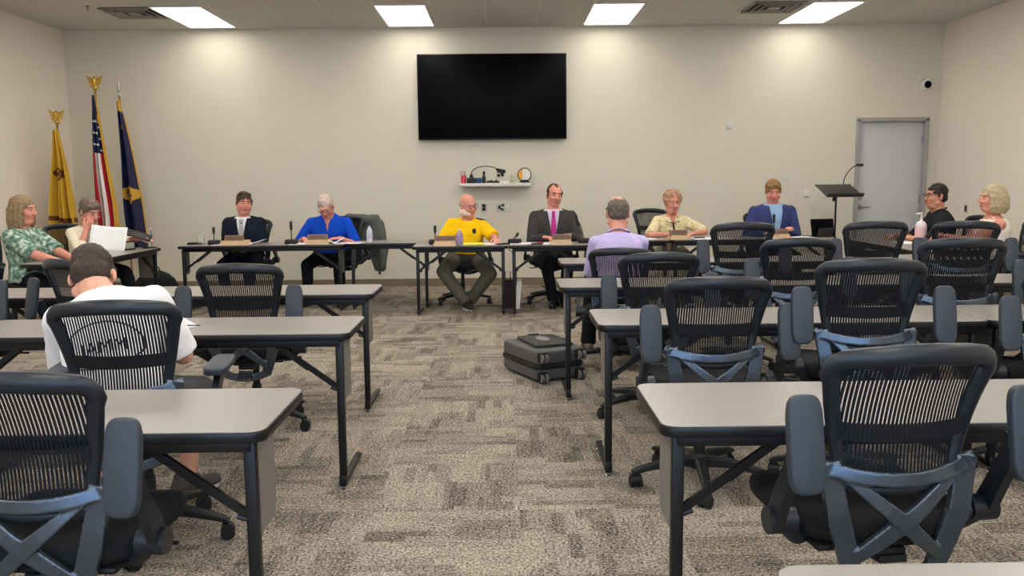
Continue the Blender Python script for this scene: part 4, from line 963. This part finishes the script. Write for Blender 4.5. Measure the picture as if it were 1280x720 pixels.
# microphones
def mic(x, y, label, h=.17, rz=0, lean=(0, 0)):
    t = empty('desk_microphone', (x, y, TT), rz); tag(t, label, 'microphone', 'desk microphones')
    b = MB(); b.prism(rrect(-.065, .065, -.06, .06, .02), 0, .05, bev=.012); b.build('base', BLACK, t)
    b = MB(); b.tube([(0, .01, .045), (lean[0]*.4, .01+lean[1]*.4, .045+h*.55), (lean[0]*.75, .01+lean[1]*.8, .045+h*.8)], .006, n=8); b.build('neck', BLACK, t)
    MB().cap((lean[0]*.75, .01+lean[1]*.8, .045+h*.62), (lean[0], .01+lean[1], .045+h), .015, .016, n=12).build('mic_head', BLACK, t)
mic(-2.315, 9.50, 'black desk microphone on the left council table between the two men', .19); mic(-3.17, 9.53, 'black desk microphone beside the dark-suit man, next to the clear cup', .13, .3, (.0, .06))
mic(-.72, 9.25, 'short black microphone behind the yellow-shirt man name block', .14); mic(.87, 9.22, 'black gooseneck microphone to the right of the charcoal-suit man', .24, 0, (-.08, .03)); mic(3.10, 9.82, 'black microphone in front of the blazer man chest', .20, 0, (.0, .02))
mic(.13, 9.22, 'low black microphone lying between the centre seats', .05, 1.2, (.12, 0))
# cup, bottles
t = empty('clear_cup', (-3.29, 9.47, TT)); tag(t, 'clear plastic cup on the left council table', 'cup')
MB().lathe([(.030, 0), (.034, .003), (.043, .105), (.044, .108), (.041, .108), (.032, .006), (.001, .005)], 24).build('cup_wall', CLEAR, t)
def bottle(x, y, z, label, m, capm, h=.2, r=.032, lab=None, group='bottles on the tables'):
    t = empty('bottle', (x, y, z)); tag(t, label, 'bottle', group)
    MB().lathe([(.4*r, 0), (r*.95, .004), (r, .02), (r*.94, h*.4), (r, h*.55), (r*.97, h*.66), (r*.5, h*.84), (.013, h*.88), (.013, h*.93)], 22).build('bottle_body', m, t)
    MB().lathe([(.015, h*.92), (.016, h*.925), (.016, h), (.012, h*1.005)], 16).build('bottle_cap', capm, t)
    if lab: MB().lathe([(r*.99, h*.25), (r*1.02, h*.27), (r*1.03, h*.52), (r*1.0, h*.54)], 22).build('bottle_label', lab, t)
bottle(-3.76, 9.28, TT, 'clear water bottle on the left side table corner by the navy flag', CLEAR, WHITE, .20, .03)
bottle(-1.47, 9.58, TT, 'white bottle with dark blue cap mark right of the blue-polo man', MT('milky', srgb(205, 205, 210), .35), MT('bluecap', srgb(60, 60, 120), .4), .20, .032, MT('lab_blue', srgb(190, 195, 220), .5))
bottle(-.45, 9.03, TT, 'purple-tinted water bottle in front of the yellow-shirt man', MT('purplish', srgb(176, 160, 184), .2, trans=.3), WHITE, .17, .04, MT('lab_purple', srgb(150, 128, 168), .5))
t = empty('spray_bottle', (4.33, 8.90, TT)); tag(t, 'white pump bottle with pinkish label beside the black-shirt man', 'bottle')
MB().lathe([(.05, 0), (.056, .01), (.056, .17), (.04, .2), (.016, .215), (.016, .235)], 22).build('bottle_body', MT('white3', srgb(226, 214, 214), .4), t)
MB().lathe([(.057, .04), (.058, .05), (.058, .15), (.057, .155)], 22).build('bottle_label', MT('pinklab', srgb(226, 190, 192), .5), t)
MB().cap((0, 0, .235), (0, 0, .285), .009, .009).cap((0, 0, .29), (-.05, 0, .285), .011, .007).build('pump', WHITE, t)
def phone(x, y, rz, label, d=(.145, .072, .010)):
    t = empty('mobile_phone', (x, y, TT), rz); tag(t, label, 'phone', 'phones on the tables')
    MB().box((0, 0, d[2]/2), d, .003).build('phone_case', BLACK, t); MB().box((0, 0, d[2]+.0003), (d[0]-.01, d[1]-.008, .0008)).build('phone_screen', BLACKG, t, smooth=False)
phone(-3.40, 9.60, .1, 'black phone lying on the left council table near the clear cup', (.16, .08, .02)); phone(-3.70, 9.10, 1.2, 'small black phone on the corner of the left side table'); phone(.00, 9.10, .5, 'black phone lying in front of the outstretched arm of the yellow-shirt man')
phone(.36, 9.05, .0, 'dark phone on the centre table beside the red case', (.12, .07, .01)); phone(2.22, 9.72, .3, 'black phone beside the elbow of the curly-haired woman', (.11, .07, .015))
tag(MB().box((0, 0, .010), (.07, .04, .02), .006).build('red_case', MT('redcase', srgb(178, 44, 60), .5), loc=(.40, 9.12, TT)), 'tiny red case on the centre table left of the charcoal-suit man', 'case')
t = empty('desk_nameplate', (-3.84, 8.86, TT), 1.1); tag(t, 'small green-and-black framed plate on the left side table', 'name plate')
MB().box((0, 0, .045), (.20, .02, .09), .004).build('frame', BLACK, t); MB().box((0, .011, .045), (.17, .004, .06), .001).box((0, -.011, .045), (.17, .004, .06), .001).build('face_plate', MT('palegrey', srgb(168, 166, 150), .5), t)
# laptop
t = empty('laptop', (3.60, 9.80, TT), radians(14)); tag(t, 'open black tablet computer propped at the end of the right council table', 'laptop')
MB().box((0, 0, .006), (.29, .20, .012), .004).build('keyboard_base', BLACK, t)
MB().box((0, 0, .10), (.29, .010, .20), .004, M=Matrix.Translation((0, -.09, .008)) @ Matrix.Rotation(radians(-12), 4, 'X') @ Matrix.Shear('XZ', 4, (0, 0)) ).build('screen', BLACKG, t)
MB().box((0, -.005, .06), (.20, .004, .12), .002, M=Matrix.Translation((0, -.10, 0)) @ Matrix.Rotation(radians(24), 4, 'X')).build('kickstand', MT('darkgrey', srgb(52, 52, 54), .5), t)
# music stand with microphone
t = empty('music_stand', (4.10, 10.62, 0)); tag(t, 'black music stand with gooseneck microphone left of the door', 'music stand')
MB().tube([(0, 0, .12), (0, 0, 1.2)], .012, n=12).tube([(0, 0, .6), (0, 0, .68)], .02, n=12).build('pole', BLACK, t)
for k in range(3):
    a = 2*pi*k/3+.5; MB().tube([(0, 0, .28), (.15*cos(a), .15*sin(a), .10), (.30*cos(a), .30*sin(a), .012)], .010, n=8).build('leg', BLACK, t)
Mx = Matrix.Translation((.02, -.02, 1.245)) @ Matrix.Rotation(radians(8), 4, 'Z') @ Matrix.Rotation(radians(24), 4, 'X')
b = MB(); b.box((0, 0, 0), (.47, .34, .012), .004, M=Mx); b.box((0, -.18, .02), (.47, .012, .05), .003, M=Mx); b.cap((-.02, .02, 1.13), (-.0, .0, 1.22), .02, .022); b.build('desk', MT('desk_grey', srgb(50, 49, 48), .45), t)
pts = [Mx @ V((.12, .16, .01))]; pts = [pts[0]+V((.02+.24*(1-cos(a)), -.02*a, .25*sin(a))) for a in [k*.11 for k in range(12)]]
MB().tube(pts, .006, n=8).build('gooseneck', BLACK, t); e = pts[-1]; MB().cap(e, e+V((.05, -.02, .0)), .016, .018).build('mic_head', BLACK, t)
# ------------------------------------------------------------------ suitcase
u = V((-.243, .5, 0)).normalized(); ang = atan2(u.y, u.x); wv = V((u.y, -u.x, 0)); c0 = V((.232, 5.86, 0))+u*.285+wv*.19
t = empty('suitcase', c0, ang); tag(t, 'dark grey hard-shell suitcase lying flat on the carpet in the aisle', 'suitcase')
SUIT = mat('suitcase_shell', srgb(80, 80, 81), .5, bump=.05, bscale=80); SUD = BLACK
b = MB(); b.prism(rrect(-.28, .28, -.19, .19, .05), .015, .10, bev=.02, seg=3); b.build('lower_shell', SUIT, t, ang=30)
b = MB(); b.prism(rrect(-.28, .28, -.19, .19, .05), .125, .225, bev=.02, seg=3); b.build('upper_shell', SUIT, t, ang=30)
b = MB(); b.prism(rrect(-.287, .287, -.197, .197, .05), .098, .127, bev=.004); b.build('zip_band', SUD, t, ang=30)
for s in (1, -1):      # twin wheels at the near end
    for zz in (.045, .185):
        w = MB(); w.box((-.285, s*.15, zz), (.04, .075, .07), .012); w.build('wheel_housing', SUD, t)
        w = MB()
        for q in (-.018, .018): w.tube([(-.305, s*.15+q-.008, zz-.008), (-.305, s*.15+q+.008, zz-.008)], .030, n=18)
        w.build('wheel', MT('wheel_grey', srgb(112, 106, 104), .5), t)
MB().tube([(.285, -.07, .11), (.315, -.06, .11), (.315, .06, .11), (.285, .07, .11)], .01, n=8).build('carry_handle', SUD, t)
t = empty('laptop_sleeve', c0+V((.02, .03, .2255)), ang-.12); tag(t, 'thin black portfolio with pale oval mark lying on the suitcase', 'portfolio')
MB().prism(rrect(-.20, .20, -.145, .145, .02), 0, .022, bev=.006).build('cover', MT('folio', srgb(48, 48, 50), .55), t)
MB().prism([(.09*cos(a)+.03, .045*sin(a)) for a in [2*pi*i/28 for i in range(28)]], .022, .0235).build('oval_patch', MT('ovalgrey', srgb(128, 122, 122), .5), t)
MB().tube([(.18, -.05, .012), (.23, -.04, .02), (.23, .04, .02), (.18, .05, .012)], .006, n=8).build('carry_strap', BLACK, t)
# bag and folder between the centre tables
t = empty('tote_bag', (.055, 9.52, 0)); tag(t, 'slim black bag standing on the floor between the centre tables', 'bag')
b = MB(); b.loops([[V((sx*w_, sy*.07, z)) for sx, sy in ((-1, -1), (1, -1), (1, 1), (-1, 1))] for z, w_ in ((.0, .055), (.02, .062), (.18, .060), (.31, .055))]); b.build('bag_body', MT('bagblack', srgb(36, 24, 28), .7), t)
MB().tube([(-.03, -.0, .30), (-.03, 0, .40), (.03, 0, .40), (.03, 0, .30)], .006, n=8).build('bag_handle', BLACK, t)
t = MB().box((0, 0, .155), (.05, .20, .31), .004).build('white_folder', PAPER); t.location = (.155, 9.50, .0); t.rotation_euler = (0, radians(5), 0); tag(t, 'white folder leaning beside the black bag under the centre tables', 'folder')
tag(MB().tube([(.02, 9.5, .70), (.06, 9.52, .66), (.12, 9.55, .60), (.15, 9.60, .40), (.16, 9.66, .012), (.4, 9.9, .008), (.62, 10.6, .008), (.5, 11.5, .008)], .005, n=6).build('power_cord', BLACK), 'thin black power cord hanging from the centre table and crossing to the wall', 'cord')
# backpack on the floor left
t = empty('backpack', (-3.92, 9.75, 0), .2); tag(t, 'round-topped black backpack on the floor under the left table corner', 'backpack')
b = MB(); b.ell((0, 0, .2), (.25, .14, .24)); b.box((0, 0, .11), (.46, .26, .20), .06); b.ell((0, -.1, .15), (.17, .09, .13)); b.build('bag_body', MT('backpack', srgb(20, 20, 22), .8), t, remesh=.012, sm=4)
MB().box((.02, -.195, .13), (.06, .006, .02), .002).build('brand_patch', MT('olivepatch', srgb(110, 112, 90), .7), t); MB().tube([(-.05, .02, .42), (-.03, .02, .47), (.03, .02, .47), (.05, .02, .42)], .008, n=8).build('top_loop', BLACK, t)
# jacket over the blue-polo man's chair
t = empty('draped_jacket', (-1.74, 10.33, 0), radians(174)); tag(t, 'grey-green jacket draped over the chair back of the blue-polo man', 'jacket')
b = MB()
b.cap((-.17, -.27, .95), (.17, -.27, .95), .06, .07); b.cap((-.16, -.27, .93), (-.15, -.25, .60), .06, .05); b.cap((.16, -.27, .93), (.15, -.25, .60), .06, .05)
b.box((0, -.29, .72), (.42, .09, .46), .04)
b.cap((-.22, -.27, .90), (-.27, -.24, .60), .055, .055); b.cap((-.27, -.24, .60), (-.26, -.20, .36), .055, .045); b.cap((.2, -.27, .9), (.24, -.26, .6), .055, .05)
b.cap((-.12, -.30, .60), (-.16, -.28, .34), .07, .03, fl=((0, 1, 0), .4)); b.cap((-.20, -.30, .5), (-.20, -.28, .28), .05, .012, fl=((0, 1, 0), .4))
o = b.build('jacket_body', FAB('greygreen', srgb(92, 96, 90)), t, remesh=.010, sm=5)
displace(o.data, lambda c: noise.noise(c*9)*.010+noise.noise(V((c.x*24, c.y*24, c.z*7)))*.006)
# ------------------------------------------------------------------ flags
GOLD = mat('gilded_metal', srgb(214, 178, 78), .28, metal=.9); POLE = mat('flag_pole_wood', srgb(150, 112, 60), .35)
GF = mat('gold_fringe', srgb(206, 160, 52), .7, bump=.5, bscale=200)
def flag(px, py, ztop, label, topper, cols, paint, width, length, lean=0, nu=56, nv=150, seed=1, skew=.1):
    t = empty('flag_stand', (px, py, 0)); tag(t, label, 'flag', 'flags in the left corner')
    MB().lathe([(.02, .12), (.05, .11), (.09, .04), (.15, .02), (.155, .0)][::-1], 28).build('stand_base', GOLD, t)
    MB().tube([(0, 0, .05), (lean*.5, 0, ztop*.5), (lean, 0, ztop)], .013, n=12).build('pole', POLE, t)
    rr = random.Random(seed); ph = [rr.uniform(0, 6) for _ in range(4)]
    z0 = ztop-.07
    def fn(u, v):
        # u runs across the cloth, v down; folds deepen with the drop
        wd = width*(.10+.90*min(1, v*1.35)**.85)
        a = (u-.5)
        x = lean*(1-v*length/ztop)+a*wd+skew*v*(1-.3*v)+.02*sin(5*v+ph[0])*v
        dpt = .04+.10*min(1, v*1.6)
        y = -.02+dpt*sin(u*2*pi*3.2+ph[1]+.8*v)*(.6+.4*sin(u*7+ph[2])) - .03
        z = z0-v*length*(1-.05*abs(a))-.05*u*v*(1.0)
        return V((x, y, z))
    b = MB(); b.grid(fn, nu, nv); o = b.build('cloth', cols, t)
    for i, p in enumerate(o.data.polygons):
        iu, iv = divmod(i, nv); p.material_index = paint((iu+.5)/nu, (iv+.5)/nv, iu, iv)
    s = o.modifiers.new('s', 'SOLIDIFY'); s.thickness = .003
    b = MB(); b.tube([fn(1.0, k/40)+V((.006, -.003, 0)) for k in range(4, 41)], .012, n=6, flat=(1, .4)); b.tube([fn(k/30, 1.0)-V((0, .0, .012)) for k in range(31)], .013, n=6); b.build('fringe', GF, t)
    b = MB(); b.tube([(lean, -.02, z0+.03), (lean+.03, -.05, z0-.05), (lean+.035, -.055, z0-.25)], .006, n=6); b.cap((lean+.035, -.055, z0-.25), (lean+.035, -.055, z0-.33), .012, .016); b.build('tassel', GF, t)
    Z = V((lean, 0, ztop))
    if topper == 'eagle':
        b = MB(); b.ell(Z+V((0, 0, .02)), (.03, .03, .03)); b.lathe([(.012, -.02), (.02, 0), (.012, .02)], 12, M=Matrix.Translation(Z)); b.cap(Z+V((0, 0, .05)), Z+V((0, -.01, .12)), .020, .022); b.ell(Z+V((.01, -.02, .15)), (.016, .02, .016)); b.cap(Z+V((.012, -.035, .15)), Z+V((.016, -.05, .142)), .006, .002, n=8)
        for s in (1, -1):
            for q in range(6): b.cap(Z+V((s*.015, 0, .12-.006*q)), Z+V((s*(.10-.008*q), .005, .165-.028*q)), .011, .006, n=8, fl=((0, 1, 0), .5))
            b.cap(Z+V((0, 0, .06)), Z+V((s*.03, 0, .02)), .012, .008, n=8)
        b.build('eagle_finial', GOLD, t)
    else:
        b = MB(); b.lathe([(.012, 0), (.02, .01), (.010, .03), (.010, .045), (.022, .07), (.018, .12), (.004, .175)], 14, M=Matrix.Translation(Z) @ Matrix.Scale(1, 4)); b.build('spear_finial', MT('silver_finial', srgb(200, 196, 186), .3, metal=.8), t)
    return t
YG = mat('flag_yellow', srgb(214, 172, 50), .75); BR = mat('flag_brown', srgb(108, 62, 30), .8); RED = mat('flag_red', srgb(186, 30, 44), .75); WHI = mat('flag_white', srgb(228, 222, 216), .75); NAVY = mat('flag_navy', srgb(20, 23, 66), .75); DKN = mat('flag_canton', srgb(24, 30, 72), .75); GLD = mat('flag_gold_paint', srgb(204, 158, 50), .7)
def py_(u, v, iu, iv):
    e = ((u-.45)/.36)**2+((v-.36)/.055)**2
    if .45 < e < 1 or e < .12: return 1
    if v > .74 and abs(u-.55-.5*(v-.8)) < .10: return 1
    if v > .72 and v < .76: return 1
    return 0
flag(-5.33, 10.6, 2.13, 'yellow flag with brown emblem and eagle-topped pole at the far left', 'eagle', [YG, BR], py_, .28, 1.45, lean=.0, seed=3, skew=.08)
def pu_(u, v, iu, iv):
    k = int(u*9)
    if v < .16: return 2 if u < .75 else 3  # starless navy top: shadow on the canton, put into the colour
    if v < .40 and u < .80:
        return 1 if (iv % 6 in (2, 3)) and ((iu+(iv//6 % 2)*4) % 8 in (2, 3, 4)) else 2
    if u > .90: return 3
    return 0 if (k % 2 == 0) else 1
flag(-4.955, 10.9, 2.56, 'red, white and blue striped flag with stars and golden eagle on its pole', 'eagle', [RED, WHI, DKN, GLD], pu_, .23, 1.75, lean=-.03, seed=5, skew=.06)
def pn_(u, v, iu, iv):
    e = ((u-.6)/.42)**2+((v-.62)/.06)**2
    if e < 1 and (e > .5 or (iu+iv) % 5 < 2): return 1
    if .90 < v < .93 and u > .3: return 1
    if v < .07: return 1
    if u < .05: return 1
    return 0
flag(-4.76, 11.1, 2.50, 'dark navy flag with gold emblem and silver spear finial on its pole', 'spear', [NAVY, GLD], pn_, .17, 1.85, lean=-.02, seed=8, skew=.16)

bpy.data.scenes.remove(TMPS)
